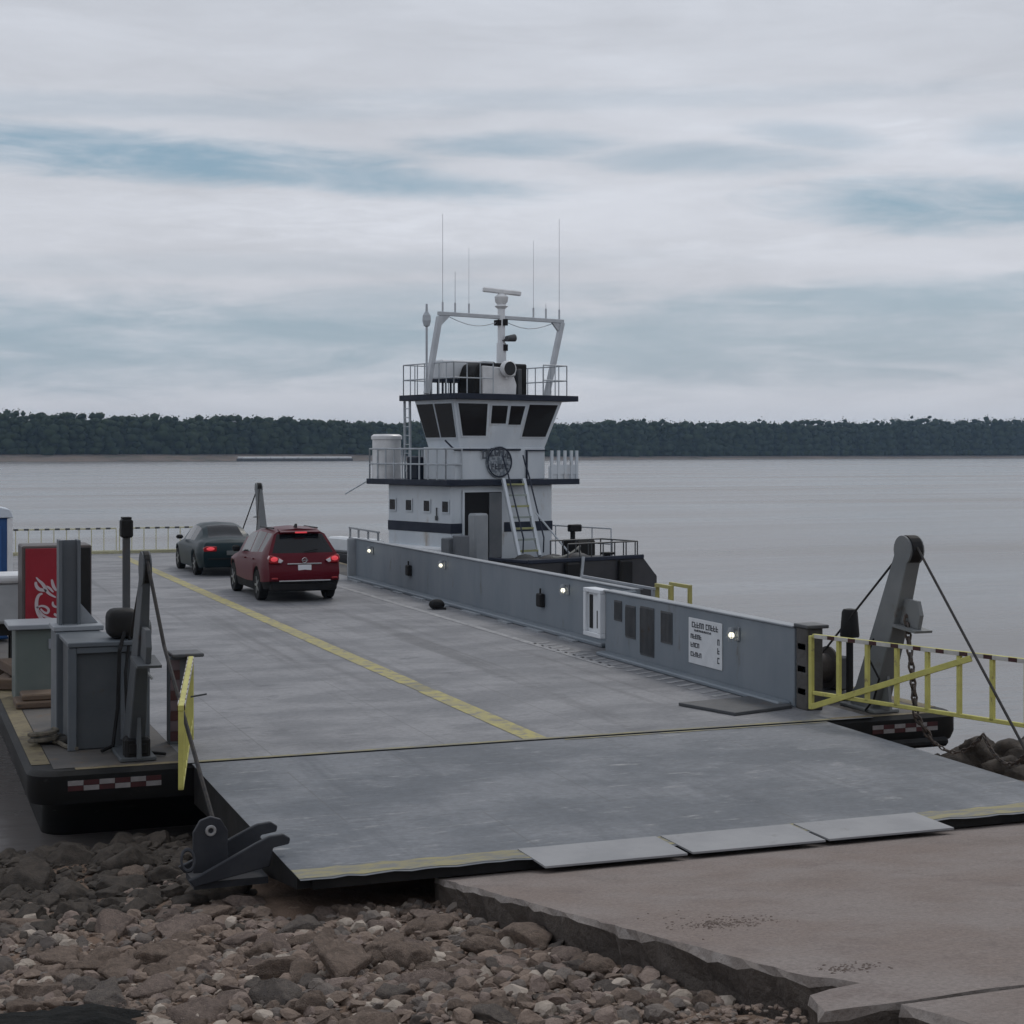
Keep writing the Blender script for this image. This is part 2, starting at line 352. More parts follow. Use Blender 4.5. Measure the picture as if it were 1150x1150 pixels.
# river
wm = bpy.data.materials.new('river_water'); wm.use_nodes = True; t = wm.node_tree; p = t.nodes['Principled BSDF']
p.inputs['Base Color'].default_value = (.17, .155, .148, 1); p.inputs['Roughness'].default_value = .2; p.inputs['IOR'].default_value = 1.33
gp = t.nodes.new('ShaderNodeNewGeometry')
hs = []
for sc, st, k, d in ((2.2, (.5, 1, 1), .30, 4), (.30, (.35, 1, 1), 1.3, 5), (.03, (.2, 1, 1), .9, 4)):
    mp = t.nodes.new('ShaderNodeMapping'); mp.inputs['Scale'].default_value = st; mp.inputs['Rotation'].default_value = (0, 0, YAW); t.links.new(gp.outputs['Position'], mp.inputs[0])
    nz = t.nodes.new('ShaderNodeTexNoise'); nz.inputs['Scale'].default_value = sc; nz.inputs['Detail'].default_value = d; t.links.new(mp.outputs[0], nz.inputs[0])
    mu = t.nodes.new('ShaderNodeMath'); mu.operation = 'MULTIPLY'; mu.inputs[1].default_value = k; t.links.new(nz.outputs[0], mu.inputs[0]); hs.append(mu.outputs[0])
ad = t.nodes.new('ShaderNodeMath'); t.links.new(hs[0], ad.inputs[0]); t.links.new(hs[1], ad.inputs[1])
ad2 = t.nodes.new('ShaderNodeMath'); t.links.new(ad.outputs[0], ad2.inputs[0]); t.links.new(hs[2], ad2.inputs[1])
mp = t.nodes.new('ShaderNodeMapping'); mp.inputs['Scale'].default_value = (.12, 1, 1); mp.inputs['Rotation'].default_value = (0, 0, 0); t.links.new(gp.outputs['Position'], mp.inputs[0])
nz = t.nodes.new('ShaderNodeTexNoise'); nz.inputs['Scale'].default_value = .045; nz.inputs['Detail'].default_value = 7; nz.inputs['Roughness'].default_value = .62; t.links.new(mp.outputs[0], nz.inputs[0])
rg = t.nodes.new('ShaderNodeMapRange'); rg.inputs[1].default_value = .38; rg.inputs[2].default_value = .64; rg.inputs[3].default_value = .14; rg.inputs[4].default_value = .32; t.links.new(nz.outputs[0], rg.inputs[0]); t.links.new(rg.outputs[0], p.inputs['Roughness'])
bp = t.nodes.new('ShaderNodeBump'); bp.inputs['Strength'].default_value = .42; bp.inputs['Distance'].default_value = .25
t.links.new(ad2.outputs[0], bp.inputs['Height']); t.links.new(bp.outputs[0], p.inputs['Normal'])
b = MB(); b.quad((-2500, -60, WATER_Z), (3500, -60, WATER_Z), (3500, 3500, WATER_Z), (-2500, 3500, WATER_Z))
tag(b.build('river', wm), kind='structure')

# far bank (in the camera's azimuths: nearer on the left, farther on the right)
def bank_f(r): return 1010+.80*r if r > -230 else 826-.12*(-230-r)
def bank_h(r): return 2.4 if r < -95 else (2.4-(r+95)/60*1.5 if r < -35 else .9)
SAND = mat('bank_sand', (.15, .115, .095), (.11, .088, .074), (.05, .055, .04), scale=.03, stretch=(1, 1, 4), rough=.95, thr=(.5, .65), world=True)
b = MB(); prev = None; rs = [-1400+i*20 for i in range(160)]
for r in rs:
    f = bank_f(r); h = bank_h(r); k = 1.0
    ring = [b.b.verts.new((*c2w(r, f-45+6*rnd_noise(r, 0, .02)), -1.6)), b.b.verts.new((*c2w(r, f-20), WATER_Z+h*.8+.4*rnd_noise(r, 9, .03))),
            b.b.verts.new((*c2w(r, f), WATER_Z+h+1.0)), b.b.verts.new((*c2w(r*1.2, f+500), WATER_Z+h+3))]
    if prev:
        for i in range(3): b.b.faces.new((prev[i], ring[i], ring[i+1], prev[i+1]))
    prev = ring
bmesh.ops.recalc_face_normals(b.b, faces=b.b.faces)
tag(b.build('far_bank', SAND, smooth=80), kind='structure')
FOL = mat('far_foliage', (0.027, 0.041, 0.020), (0.038, 0.053, 0.025), (0.020, 0.031, 0.016), scale=.08, rough=.9, thr=(.5, .6), spec=.1, world=True)
_t = bmesh.new(); bmesh.ops.create_icosphere(_t, subdivisions=1, radius=1); ICO_V = [v.co.copy() for v in _t.verts]; ICO_F = [tuple(v.index for v in f.verts) for f in _t.faces]; _t.free()
rr = random.Random(21); fv = []; ff = []
def clump(c, s):
    a = rr.uniform(0, 6.28); t_ = rr.uniform(-.9, .9)
    ux = Vector((math.cos(a), math.sin(a), 0)); uz = Vector((-math.sin(a)*math.sin(t_), math.cos(a)*math.sin(t_), math.cos(t_)))
    n = len(fv)
    for k in range(5):
        q = 2*math.pi*(k+rr.uniform(-.3, .3))/5; m = s*rr.uniform(.6, 1.15); fv.append(tuple(c+ux*(m*math.cos(q))+uz*(m*math.sin(q))))
    ff.append(tuple(range(n, n+5)))
r = -900.0
while r < 1250:
    infr = abs(r/bank_f(r)) < .4
    r += rr.uniform(1.4, 3.0) if infr else rr.uniform(5, 9)
    for row in range(3):
        f = bank_f(r)+rr.uniform(0, 10)+row*12
        H = (22.5-(max(-420, r)+120)*.006 if r < -120 else 20.8+(r+120)*.020)*rr.uniform(.83, 1.05)*(1+.10*rnd_noise(r, 0, .02)+.05*rnd_noise(r, 3, .08))+row*.6
        if rr.random() < .06: H *= 1.09
        x, y = c2w(r, f); z0 = WATER_Z+bank_h(r)+.8; cw = rr.uniform(2.4, 5.0)
        for k in range(6 if infr else 4):
            h = (k+.6)/6.3 if infr else (k+.6)/4.5; rad = cw*(1.0 if h < .55 else max(.3, 1.05-(h-.55)*1.3))
            cx_, cy_, cz_ = x+rr.uniform(-.5, .5)*cw, y+rr.uniform(-.5, .5)*cw, z0+H*h*.94; n = len(fv)
            for q in ICO_V: k_ = rad*rr.uniform(.72, 1.15); fv.append((cx_+q.x*k_, cy_+q.y*k_, cz_+q.z*k_*.8))
            ff.extend(tuple(n+i for i in f_) for f_ in ICO_F)
        for k in range(30 if infr else 10):
            h = .93*rr.random()**.7; rad = cw*(1.12 if h < .55 else max(.22, math.sqrt(max(0, 1-((h-.55)/.47)**2))*1.12))
            a = rr.uniform(0, 6.28); q = rad*math.sqrt(rr.uniform(.3, 1))
            clump(Vector((x+q*math.cos(a), y+q*math.sin(a), z0+H*h)), rr.uniform(.35, .7) if h > .7 else rr.uniform(.7, 1.4))
me = bpy.data.meshes.new('far_wood'); me.from_pydata(fv, [], ff); me.polygons.foreach_set('use_smooth', [True]*len(me.polygons)); me.materials.append(FOL); o = bpy.data.objects.new('far_wood', me); COL.objects.link(o)
tag(o, 'dark wooded far bank running along the whole river', 'trees', kind='stuff')

# white moored barge string on the far shore
th = thing('moored_barge', 'long low white covered barge moored along the far left shore', 'barge', (*c2w(-108, 838), WATER_Z))
b = MB(); bl = []
p0 = Vector((*c2w(-136, 822), WATER_Z)); p1 = Vector((*c2w(-84, 852), WATER_Z)); d = (p1-p0).normalized(); nrm = Vector((-d.y, d.x, 0))
def along(s, t_, z): return p0+d*s+nrm*t_+Vector((0, 0, z))
Ln = (p1-p0).length
b.bar(along(0, 0, .6), along(Ln, 0, .6), 9, 1.3, bev=.2); b.build('hull', DGREY, th)
n = 8
for i in range(n):
    c = MB(); s0 = Ln*(i+.04)/n; s1 = Ln*(i+.94)/n
    c.bar(along(s0, 0, 1.75), along(s1, 0, 1.75), 7.6, 1.0, bev=.25)
    c.build('hold_cover', WHITEP, th)

# ------------------------------------------------------------------ ferry barge
X0, X1, Y0, Y1 = 1.42, 13.35, 18.3, 57.6
DECK = mat('deck_steel', (.158, .161, .172), (.236, .236, .246), (.112, .116, .128), scale=.8, stretch=(.7, 1.1, 1), rough=.66, bump=.06, bscale=14, thr=(.52, .72), thr12=(.4, .62), world=True, seams=(2.05, 6.1), tracks=((.085, .086, .092), (1.4, .05, 1), 1.0, (.52, .68)), speck=(16, .22))
RAMPM = mat('ramp_steel', (0.086, 0.098, 0.115), (0.151, 0.161, 0.178), (0.248, 0.252, 0.261), scale=.9, stretch=(.6, .9, 1), rough=.62, bump=.06, bscale=14, thr=(.58, .74), thr12=(.4, .62), world=True, seams=(2.7, 2.5), tracks=((.065, .076, .092), (1.3, .12, 1), 1.0, (.50, .66)), speck=(18, .25))
SIDED = mat('side_deck_steel', (.065, .062, .06), (.10, .09, .08), (.12, .08, .05), scale=1.2, rough=.75, bump=.2, world=True, thr=(.55, .7))
barge = thing('ferry_barge', 'flat steel car ferry with black hull and a yellow line down its grey deck', 'ferry', (7.2, 18.3, WATER_Z))
# hull: plan outline with rounded corners, raked underside
def outline(inset_y, inset_x, rc=.3, n=5):
    x0, x1, y0, y1 = X0+inset_x, X1-inset_x, Y0+inset_y, Y1-inset_y; o = []
    for cx, cy, a0 in ((x1-rc, y0+rc, -90), (x1-rc, y1-rc, 0), (x0+rc, y1-rc, 90), (x0+rc, y0+rc, 180)):
        for i in range(n+1):
            a = R(a0+90*i/n); o.append((cx+rc*math.cos(a), cy+rc*math.sin(a)))
    return o
b = MB(); rings = []
for z, iy, ix in ((-.004, .06, .06), (-.05, .0, .0), (-.26, .0, .0), (-.36, .03, .03), (-.44, .9, .24), (-1.1, 1.5, .28), (-1.9, 2.3, .32)):
    rings.append([b.b.verts.new((x, y, z)) for x, y in outline(iy, ix)])
for a, c in zip(rings, rings[1:]):
    for i in range(len(a)): b.b.faces.new((a[i], c[i], c[(i+1) % len(a)], a[(i+1) % len(a)]))
b.b.faces.new(rings[0]); b.b.faces.new(rings[-1][::-1])
bmesh.ops.recalc_face_normals(b.b, faces=b.b.faces)
b.build('hull', HULLM, barge, smooth=30)
b = MB(); b.sheet(3.12, 11.98, Y0+.02, Y1-.12, .0); b.build('car_deck', DECK, barge)
b = MB(); b.sheet(X0+.28, 3.116, Y0+.2, Y1-.3, .0); b.sheet(11.984, X1-.28, Y0+.2, Y1-.3, .0); b.build('side_deck', SIDED, barge)
b = MB(); b.sheet(7.14, 7.44, Y0+.03, 22.6, .005); b.sheet(7.14, 7.44, 23.5, Y1-2.2, .005); b.mat_i(1).sheet(7.16, 7.42, 22.6, 23.5, .005); b.build('centre_line', [YELLINE, YELWORN], barge)
b = MB(); b.sheet(10.78, 10.93, 24.0, Y1-2.5, .005)
y = 19.9
while y < 27.5:
    b.quad((10.88, y, .005), (11.24, y+.16, .005), (11.24, y+.29, .005), (10.88, y+.13, .005)); y += .36
b.build('lane_line', WHITELINE, barge)
b = MB(); b.sheet(3.2, 11.35, Y0+.025, Y0+.11, .006); b.build('hinge_stripe', YELWORN, barge)
b = MB()
b.sheet(X0+.07, X0+.27, Y0+.5, Y1-.6, .001); b.sheet(X1-.27, X1-.07, Y0+.5, Y1-.6, .001)
b.sheet(X0+.5, 3.1, Y0+.07, Y0+.19, .001); b.sheet(11.4, X1-.5, Y0+.07, Y0+.19, .001)
b.build('edge_stripe', TAN, barge)
rr = random.Random(4); y = 27.5                       # pale gutter plates along the far bulwark
while y < 43:
    b = MB(); b.box(11.62, 11.72, y, y+rr.uniform(.6, 1.1), .0, .03); y += rr.uniform(1.6, 2.2); b.build('gutter_plate', GREYL, barge)
def tape(b, x0, x1, y, z0, z1, n, checker=True, m0=0, m1=1):     # red and white reflective checker, proud of the plate at y
    dx = (x1-x0)/n
    for i in range(n):
        b.mat_i(m1 if i % 2 == 0 else m0).box(x0+i*dx, x0+(i+1)*dx-.004, y-.008, y, (z0+z1)/2+.002, z1)
        b.mat_i(m0 if i % 2 == 0 else m1).box(x0+i*dx, x0+(i+1)*dx-.004, y-.008, y, z0, (z0+z1)/2-.002)
for xa, xb in ((1.83, 2.83), (11.95, 12.95)):
    b = MB(); tape(b, xa, xb, Y0, -.215, -.105, 6); b.build('reflective_tape', [DTAPE, TWHITE], barge)
b = MB(); b.box(11.3, 13.06, Y0-.12, Y0-.005, -.42, -.3, .04); b.build('fender', RUBBER, barge)

# bulwarks on the right of the car deck: near panel and longer far panel set 0.55 m outboard
nb = thing('bulwark', 'blue-grey steel bulwark panel nearest the ramp carrying the white notice board', 'bulwark', (11.45, 22.5, 0))
b = MB(); b.box(11.45, 11.57, 19.42, 25.67, 0, 1.07, .01); b.box(11.57, 12.0, 25.57, 25.67, 0, 1.07, .01); b.build('plate', WALL, nb)
b = MB(); b.box(11.42, 11.62, 19.42, 25.69, 1.072, 1.10, .008); b.build('top_rail', GREYL, nb)
b = MB(); b.box(11.24, 11.447, 19.5, 25.6, 0, .07, .02); b.build('kerb', WALL, nb)
for ya, yb, za, zb_ in ((24.98, 25.28, .62, .96), (24.45, 24.82, .38, .92), (23.75, 24.25, .16, .95), (23.1, 23.5, .44, .94)):
    b = MB(); b.box(11.435, 11.448, ya, yb, za, zb_, .004)
    n = int((yb-ya)/.045)
    for i in range(n): b.box(11.427, 11.434, ya+.03+i*.045, ya+.05+i*.045, za+.03, zb_-.03)
    b.build('vent_grille', DGREY, nb)
b = MB(); b.box(11.36, 11.60, 25.69, 26.42, .26, .34, .01); b.box(11.36, 11.60, 25.69, 26.42, 1.02, 1.09, .01)
b.box(11.36, 11.60, 26.32, 26.42, .342, 1.018, .01); b.box(11.36, 11.60, 25.69, 25.79, .342, 1.018, .01)
b.box(11.42, 11.56, 25.792, 26.318, .342, 1.018, .0)
d_ = b.build('steel_door', WHITE, nb)
b = MB(); b.box(11.405, 11.418, 25.83, 25.93, .42, .72); b.box(11.405, 11.418, 26.12, 26.24, .40, .98); b.build('slot', BLACK, d_)
b = MB(); b.tube((11.42, 26.44, .3), (11.42, 26.44, 1.05), .02); b.build('hinge_pin', GREY, d_)
fb = thing('bulwark', 'long blue-grey steel bulwark running back to the red car', 'bulwark', (12.0, 35, 0))
b = MB(); b.box(12.0, 12.12, 25.68, 43.6, 0, 1.07, .01); b.build('plate', WALL, fb)
b = MB(); b.box(11.97, 12.17, 25.68, 43.6, 1.072, 1.10, .008); b.build('top_rail', GREYL, fb)
b = MB(); b.box(11.74, 11.997, 26.5, 43.5, 0, .08, .02); b.build('kerb', WALL, fb)
b = MB(); b.box(11.78, 12.1, 43.62, 43.72, 0, 1.08, .01); b.build('end_plate', GREYL, fb)
b = MB()
b.bar((12.6, 43.4, 1.25), (12.6, 46.5, 1.25), .05, .05); b.bar((12.6, 43.4, .95), (12.6, 46.5, .95), .05, .05)
for y in (43.5, 44.5, 45.5, 46.4): b.bar((12.6, y, 0), (12.6, y, 1.24), .05, .05, up=(0, 1, 0))
tag(b.build('handrail', GREYL), 'grey pipe handrail on the outer deck past the end of the bulwark', 'railing')
# rail of a walkway behind the panel joint
b = MB(); b.bar((12.15, 25.2, 1.13), (12.15, 28.3, 1.13), .05, .04)
for y in (25.25, 26.7, 28.25): b.bar((12.15, y, 0), (12.15, y, 1.11), .05, .05, up=(0, 1, 0))
tag(b.build('handrail', GREYL), 'short grey handrail behind the joint of the two bulwarks beside the white door', 'railing')

# notice board
nbd = thing('notice_board', 'white fare notice board with rows of dark lettering on the near bulwark', 'sign', (11.44, 21.9, .5))
b = MB(); b.box(11.432, 11.448, 21.45, 22.52, .24, .93, .006); b.build('panel', SIGNW, nbd)
b = MB(); rr = random.Random(12)
def glyph(y, z, wd, h):        # one small dark letter, too blurred in the photo to read
    b.box(11.427, 11.431, y-wd*.28, y, z, z+h)
    k = rr.random()
    if k < .6: b.box(11.427, 11.431, y-wd, y-wd*.30, z+h*.8, z+h)
    if k > .3: b.box(11.427, 11.431, y-wd, y-wd*.30, z, z+h*.2)
    if k > .5: b.box(11.427, 11.431, y-wd, y-wd*.30, z+h*.42, z+h*.6)
    if k < .3: b.box(11.427, 11.431, y-wd, y-wd*.75, z, z+h*.79)
def word(y, z, n, wd, h):      # reading direction on this face is towards -Y
    for i in range(n): glyph(y-i*wd*1.3, z, wd, h)
word(22.40, .79, 5, .062, .085); word(21.95, .79, 5, .062, .085)
word(22.32, .735, 14, .03, .03)
for z, n in ((.62, 5), (.49, 4), (.35, 5)): word(22.44, z, n, .056, .07)
for z in (.60, .47, .33): word(21.58, z, 1, .06, .09)
b.build('lettering', INK, nbd)

# wall lamps
def wall_lamp(x, y, z, label):
    t_ = thing('wall_lamp', label, 'lamp', (x, y, z), 0, 'lit lamps along the bulwark')
    b = MB(); b.box(-.03, 0, -.06, .06, -.07, .13, .01); b.bar((-.02, 0, .11), (-.12, 0, .11), .05, .04); b.tube((-.11, 0, .06), (-.11, 0, .12), .06, 10, .045)
    b.build('bracket', GREYL, t_, world=False)
    b = MB(); b.ball((-.11, 0, .015), .042, 2, (1, 1, 1.15)); b.build('bulb', LAMP, t_, smooth=60, world=False)
    b = MB()
    for a in range(6):
        c, s_ = math.cos(a*math.pi/3)*.075, math.sin(a*math.pi/3)*.075
        b.tube((-.11+c, s_, .05), (-.11+c*.6, s_*.6, -.075), .005, 5)
    b.torus((-.11, 0, -.01), .077, .005, n=12); b.build('guard', GREYL, t_, world=False)
    return t_
for x, y, z, lb in ((11.448, 20.98, .80, 'lit white lamp on the near bulwark right of the notice board'),
                    (11.998, 28.6, .83, 'lit white lamp on the far bulwark next to the white door'),
                    (11.998, 35.9, .83, 'lit white lamp on the far bulwark below the white ladder'),
                    (11.998, 41.9, .83, 'lit white lamp on the far bulwark closest to the red car')):
    wall_lamp(x, y, z, lb)
for x, y, z, lb in ((11.998, 29.9, .42, 'dark square scupper box low on the bulwark nearest the white door'), (11.998, 38.6, .42, 'dark square scupper box low on the bulwark farthest from the door')):
    b = MB(); b.box(-.09, 0, -.13, .13, 0, .26, .015); b.box(-.10, -.088, -.10, .10, .03, .23); b.tube((-.05, 0, .26), (-.05, 0, .36), .02)
    o = b.build('junction_box', BLACK); o.location = (x, y, z); tag(o, lb, 'box', 'dark boxes on the bulwark')
b = MB(); b.ball((0, 0, .1), .16, 2, (1.1, 1.3, .75)); b.ball((.12, .12, .07), .1, 2, (1, 1, .7)); b.tube((-.1, -.1, .02), (.15, -.2, .02), .03)
o = b.build('rope_heap', RUBBER, smooth=50); o.location = (11.3, 34.4, 0); tag(o, 'black coiled mooring rope heaped on deck by the bulwark', 'rope')
b = MB(); b.box(11.0, 11.3, 42.7, 43.2, 0, .16, .05); b.box(11.05, 11.25, 42.8, 43.1, .16, .22, .04)
solo(b, 'wheel_chock', RUBBER, 'black wheel chock on deck right of the red car', 'chock', (11.15, 42.95, 0))
b = MB(); b.prism([(10.05, 20.1), (11.38, 20.3), (11.38, 19.35), (10.9, 19.2), (10.35, 19.05)], 'z', .004, .045, .006)
solo(b, 'deck_mat', DGREY, 'dark flat rubber mat lying on deck by the gate post', 'mat', (10.8, 19.7, 0))

# gate post at the near end of the bulwark
gp_ = thing('gate_post', 'rusty dark steel gate post at the shore end of the bulwark', 'post', (11.55, 19.22, 0))
b = MB(); b.box(11.455, 11.70, 19.10, 19.38, 0, 1.09, .01); b.build('column', mat('weathered_steel', (.085, .08, .075), (.06, .055, .05), (.10, .075, .055), scale=2.5, rough=.8, bump=.3, thr=(.6, .74)), gp_)
b = MB(); b.box(11.43, 11.76, 19.04, 19.41, 1.092, 1.14, .01); b.build('cap', DGREY, gp_)
b = MB()
for z in (.2, .5, .8): b.box(11.455, 11.468, 19.14, 19.34, z, z+.08)
b.build('hinge_plate', BLACK, gp_)

# swing gates -----------------------------------------------------------
def gate(label, loc, rz, length, nbar, brace, top_z=1.02, low_z=.27, group='yellow ramp gates', tape_top=True, m=YEL, rb=.025):
    t_ = thing('swing_gate', label, 'gate', loc, rz, group)
    b = MB(); b.bar((0, 0, .05), (0, 0, top_z), .06, .06, up=(0, 1, 0), bev=.006); b.build('hinge_stile', m, t_, world=False)
    b = MB(); b.mat_i(0).bar((.035, 0, top_z), (length, 0, top_z), .055, .055, bev=.006)
    n = int(length/.34)
    for i in range(n):
        a = .08+i*(length-.1)/n; e = a+(length-.1)/n*.46; e2 = a+(length-.1)/n*.98
        if tape_top:
            for s_ in (-1, 1):
                b.mat_i(2).box(a, e+(e2-e)*.35, s_*.0325-.004, s_*.0325+.004, top_z-.024, top_z+.024); b.mat_i(1).box(e+(e2-e)*.35+.004, e2, s_*.0325-.004, s_*.0325+.004, top_z-.024, top_z+.024)
        else: b.mat_i(2).box(a, e, -.032, .032, top_z-.03, top_z+.032)
    b.build('top_rail', [m, DTAPE, GTAPE] if tape_top else [m, DTAPE, DGREY], t_, world=False)
    b = MB(); b.bar((.035, 0, low_z), (length, 0, low_z), .05, .05, bev=.006); b.build('bottom_rail', m, t_, world=False)
    if brace:
        b = MB(); b.bar((.04, -.03, .09), (length*.60, -.03, top_z-.04), .03, .075, bev=.005); b.build('brace', m, t_, world=False)
    for i in range(nbar):
        x = length*(i+1)/(nbar+.02)
        b = MB(); b.bar((x, 0, low_z), (x, 0, top_z-.03), rb*2, rb*2, up=(0, 1, 0)); b.build('picket', m, t_, world=False)
    return t_
a_ = math.atan2(-3.25, .95)
gate('yellow gate swung open beyond the right side of the ramp with red and white tape', (11.42, 18.93, 0), a_, 4.3, 9, True)
a_ = math.atan2(-3.7, -.73)
lg = gate('yellow gate folded open and seen edge on beside the left winch', (3.36, 19.5, 0), a_, 3.9, 9, True)
b = MB(); b.tube((1.2, -.05, .72), (1.2, .20, .76), .010); b.tube((2.2, -.06, .66), (2.2, -.07, .45), .012); b.build('latch', DGREY, lg, world=False)
YELPALE = mat('pale_yellow_paint', (.60, .58, .40), (.52, .50, .34), scale=2, rough=.5)
gate('pale yellow railing gate closing the far end of the deck, left half', (3.2, 57.0, 0), 0, 4.1, 10, False, .86, .10, 'far end gates', False, YELPALE, .016)
gate('pale yellow railing gate at the far deck end, right half behind the dark car', (11.5, 57.05, 0), math.pi, 4.1, 10, False, .86, .10, 'far end gates', False, YELPALE, .016)
b = MB(); b.box(3.1, 11.6, 57.1, 57.14, 0, .10); solo(b, 'deck_coaming', YELPALE, 'low pale yellow coaming under the far end gates', 'kerb', (7.3, 57.12, 0))

# gate post on the left with red and white tape
lp = thing('gate_post', 'grey gate post with a column of red and white tape left of the ramp', 'post', (3.24, 19.6, 0))
b = MB(); b.box(3.12, 3.34, 19.55, 19.8, 0, 1.03, .01); b.build('column', GREY, lp)
b = MB(); b.box(3.13, 3.5, 19.42, 19.84, 1.032, 1.075, .01); b.build('cap', DGREY, lp)
b = MB()
for i in range(8): b.mat_i(i % 2).box(3.125, 3.235, 19.54, 19.548, .04+i*.12, .155+i*.12)
b.build('reflective_tape', [RED, mat('tape_faded', (.12, .085, .095), rough=.5)], lp)

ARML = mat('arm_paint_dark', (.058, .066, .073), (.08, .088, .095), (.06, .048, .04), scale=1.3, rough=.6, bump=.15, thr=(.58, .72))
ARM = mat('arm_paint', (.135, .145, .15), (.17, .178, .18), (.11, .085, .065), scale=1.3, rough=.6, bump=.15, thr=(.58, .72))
# gantry arms ------------------------------------------------------------
def gantry(label, x, y, sgn, side, group='ramp hoist arms'):          # sgn -1: leans to the near shore
    t_ = thing('gantry_arm', label, 'hoist arm', (x, y, 0), 0, group)
    H, lean = 2.27, .95; w2 = .145 if side > 0 else .10
    def P(v, k): return (sgn*lean*k/H+v*sgn, k)
    b = MB()
    b.prism([P(-.27, .0), P(.25, .0), P(.24, 1.2), P(.19, 1.85), P(.17, 2.16), P(-.15, 2.16), P(-.20, 1.2)], 'x', -w2, w2, .012)
    for v in b.b.verts: v.co.x *= 1.0-(.3 if side > 0 else .62)*min(1, v.co.z/2.1)
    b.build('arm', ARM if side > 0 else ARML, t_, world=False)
    hd = MB()
    for s_ in (-1, 1): hd.tube((s_*(.075 if side > 0 else .028), *P(.01, 2.18)), (s_*(.105 if side > 0 else .046), *P(.01, 2.18)), .19, 20)
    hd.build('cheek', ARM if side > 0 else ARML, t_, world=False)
    b = MB(); b.tube((-(.073 if side > 0 else .026), *P(.03, 2.19)), ((.073 if side > 0 else .026), *P(.03, 2.19)), .185, 20); b.build('sheave', BLACK, t_, world=False)
    b = MB(); b.prism([P(.21, 1.55), P(.50, 1.54), P(.64, 1.36), P(.66, 1.18), P(.24, 1.22)], 'x', -.03, .03, .006)
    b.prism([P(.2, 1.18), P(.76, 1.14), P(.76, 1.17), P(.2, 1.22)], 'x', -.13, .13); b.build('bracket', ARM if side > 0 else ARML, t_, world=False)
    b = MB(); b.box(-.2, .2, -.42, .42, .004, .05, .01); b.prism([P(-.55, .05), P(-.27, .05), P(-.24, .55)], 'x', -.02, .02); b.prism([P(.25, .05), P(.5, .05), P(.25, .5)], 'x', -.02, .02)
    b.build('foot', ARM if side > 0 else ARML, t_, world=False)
    return t_
gantry('grey leaning hoist arm with round pulley head right of the ramp', 12.32, 18.95, -1, 1)
gantry('grey leaning hoist arm seen edge on left of the ramp', 2.62, 19.0, -1, -1)
gantry('grey leaning hoist arm standing at the far end of the deck', 12.2, 56.2, 1, 1)
# hoist cables
b = MB(); b.path([(12.32, 17.86, 2.24), (11.36, 14.2, -.03)], .016); b.path([(12.32, 18.12, 2.2), (12.35, 20.25, .55)], .016)
solo(b, 'hoist_cable', CABLE, 'black wire cable running from the right hoist arm down to the ramp corner', 'cable', (12.6, 15, 0))
b = MB(); b.path([(2.62, 17.9, 2.26), (2.67, 17.1, 1.45), (2.68, 14.4, .2)], .02); b.path([(2.62, 18.15, 2.28), (2.66, 19.5, 1.3)], .016)
solo(b, 'hoist_cable', CABLE, 'black wire cable running down the left hoist arm to the hooked bracket', 'cable', (2.75, 17, 0))
b = MB(); b.path([(12.2, 57.25, 2.22), (12.0, 59.5, .3)], .022); b.path([(12.2, 57.0, 2.2), (11.7, 55.2, .5)], .02)
solo(b, 'hoist_cable', CABLE, 'black wire cable on the hoist arm at the far end', 'cable', (12.2, 57, 0))
# chain on the right arm
b = MB(); chain(b, [(12.28, 18.02, 1.32), (12.26, 17.95, 1.05), (12.22, 17.8, .55), (12.2, 17.7, .1), (12.4, 17.6, -.25)], .13, .02)
solo(b, 'chain', CHAINM, 'heavy steel chain hanging from the bracket of the right hoist arm', 'chain', (12.25, 17.9, 0))
b = MB()
def sag(p, q, s, n=9): 
    p, q = Vector(p), Vector(q); return [p.lerp(q, i/n)-Vector((0, 0, s*4*(i/n)*(1-i/n))) for i in range(n+1)]
for p, q, s in (((12.4, 17.6, -.22), (12.7, 17.0, -.05), .18), ((12.7, 17.0, -.05), (12.75, 16.2, -.12), .26), ((12.75, 16.2, -.12), (12.8, 15.2, -.1), .3)): chain(b, sag(p, q, s), .08, .012)
solo(b, 'chain', CHAINM, 'thin safety chain looped below the right yellow gate', 'chain', (12.7, 17, -.2))
b = MB(); b.path([(12.1, 18.5, 1.0), (12.0, 18.5, .78), (12.05, 18.3, .5), (12.1, 18.5, .2), (12.1, 18.7, .03)], .014)
solo(b, 'hose', RUBBER, 'black hose drooping in front of the right hoist arm', 'hose', (12.1, 18.5, 0))

# winch right
wn = thing('winch', 'dark deck winch with black exhaust can behind the right yellow gate', 'winch', (12.15, 20.0, 0))
b = MB(); b.box(11.8, 12.5, 19.65, 20.45, .004, .12, .02); b.build('bed', DGREY, wn)
b = MB(); b.lathe([(.30, -.28), (.30, -.25), (.2, -.24), (.2, .24), (.30, .25), (.30, .28)], (12.1, 20.05, .42), 18, 'x'); b.build('drum', RUST, wn, smooth=40)
b = MB(); b.box(12.36, 12.55, 19.8, 20.3, .12, .6, .03); b.box(11.72, 11.84, 19.85, 20.25, .12, .55, .03); b.build('gearbox', DGREY, wn)
b = MB(); b.tube((12.4, 19.55, .1), (12.4, 19.55, .95), .05, 10); b.build('pipe', BLACK, wn)
b = MB(); b.lathe([(.13, 0), (.135, .03), (.11, .34), (.09, .38), (.03, .39)], (12.4, 19.55, .9), 16); b.build('exhaust_can', BLACK, wn, smooth=40)

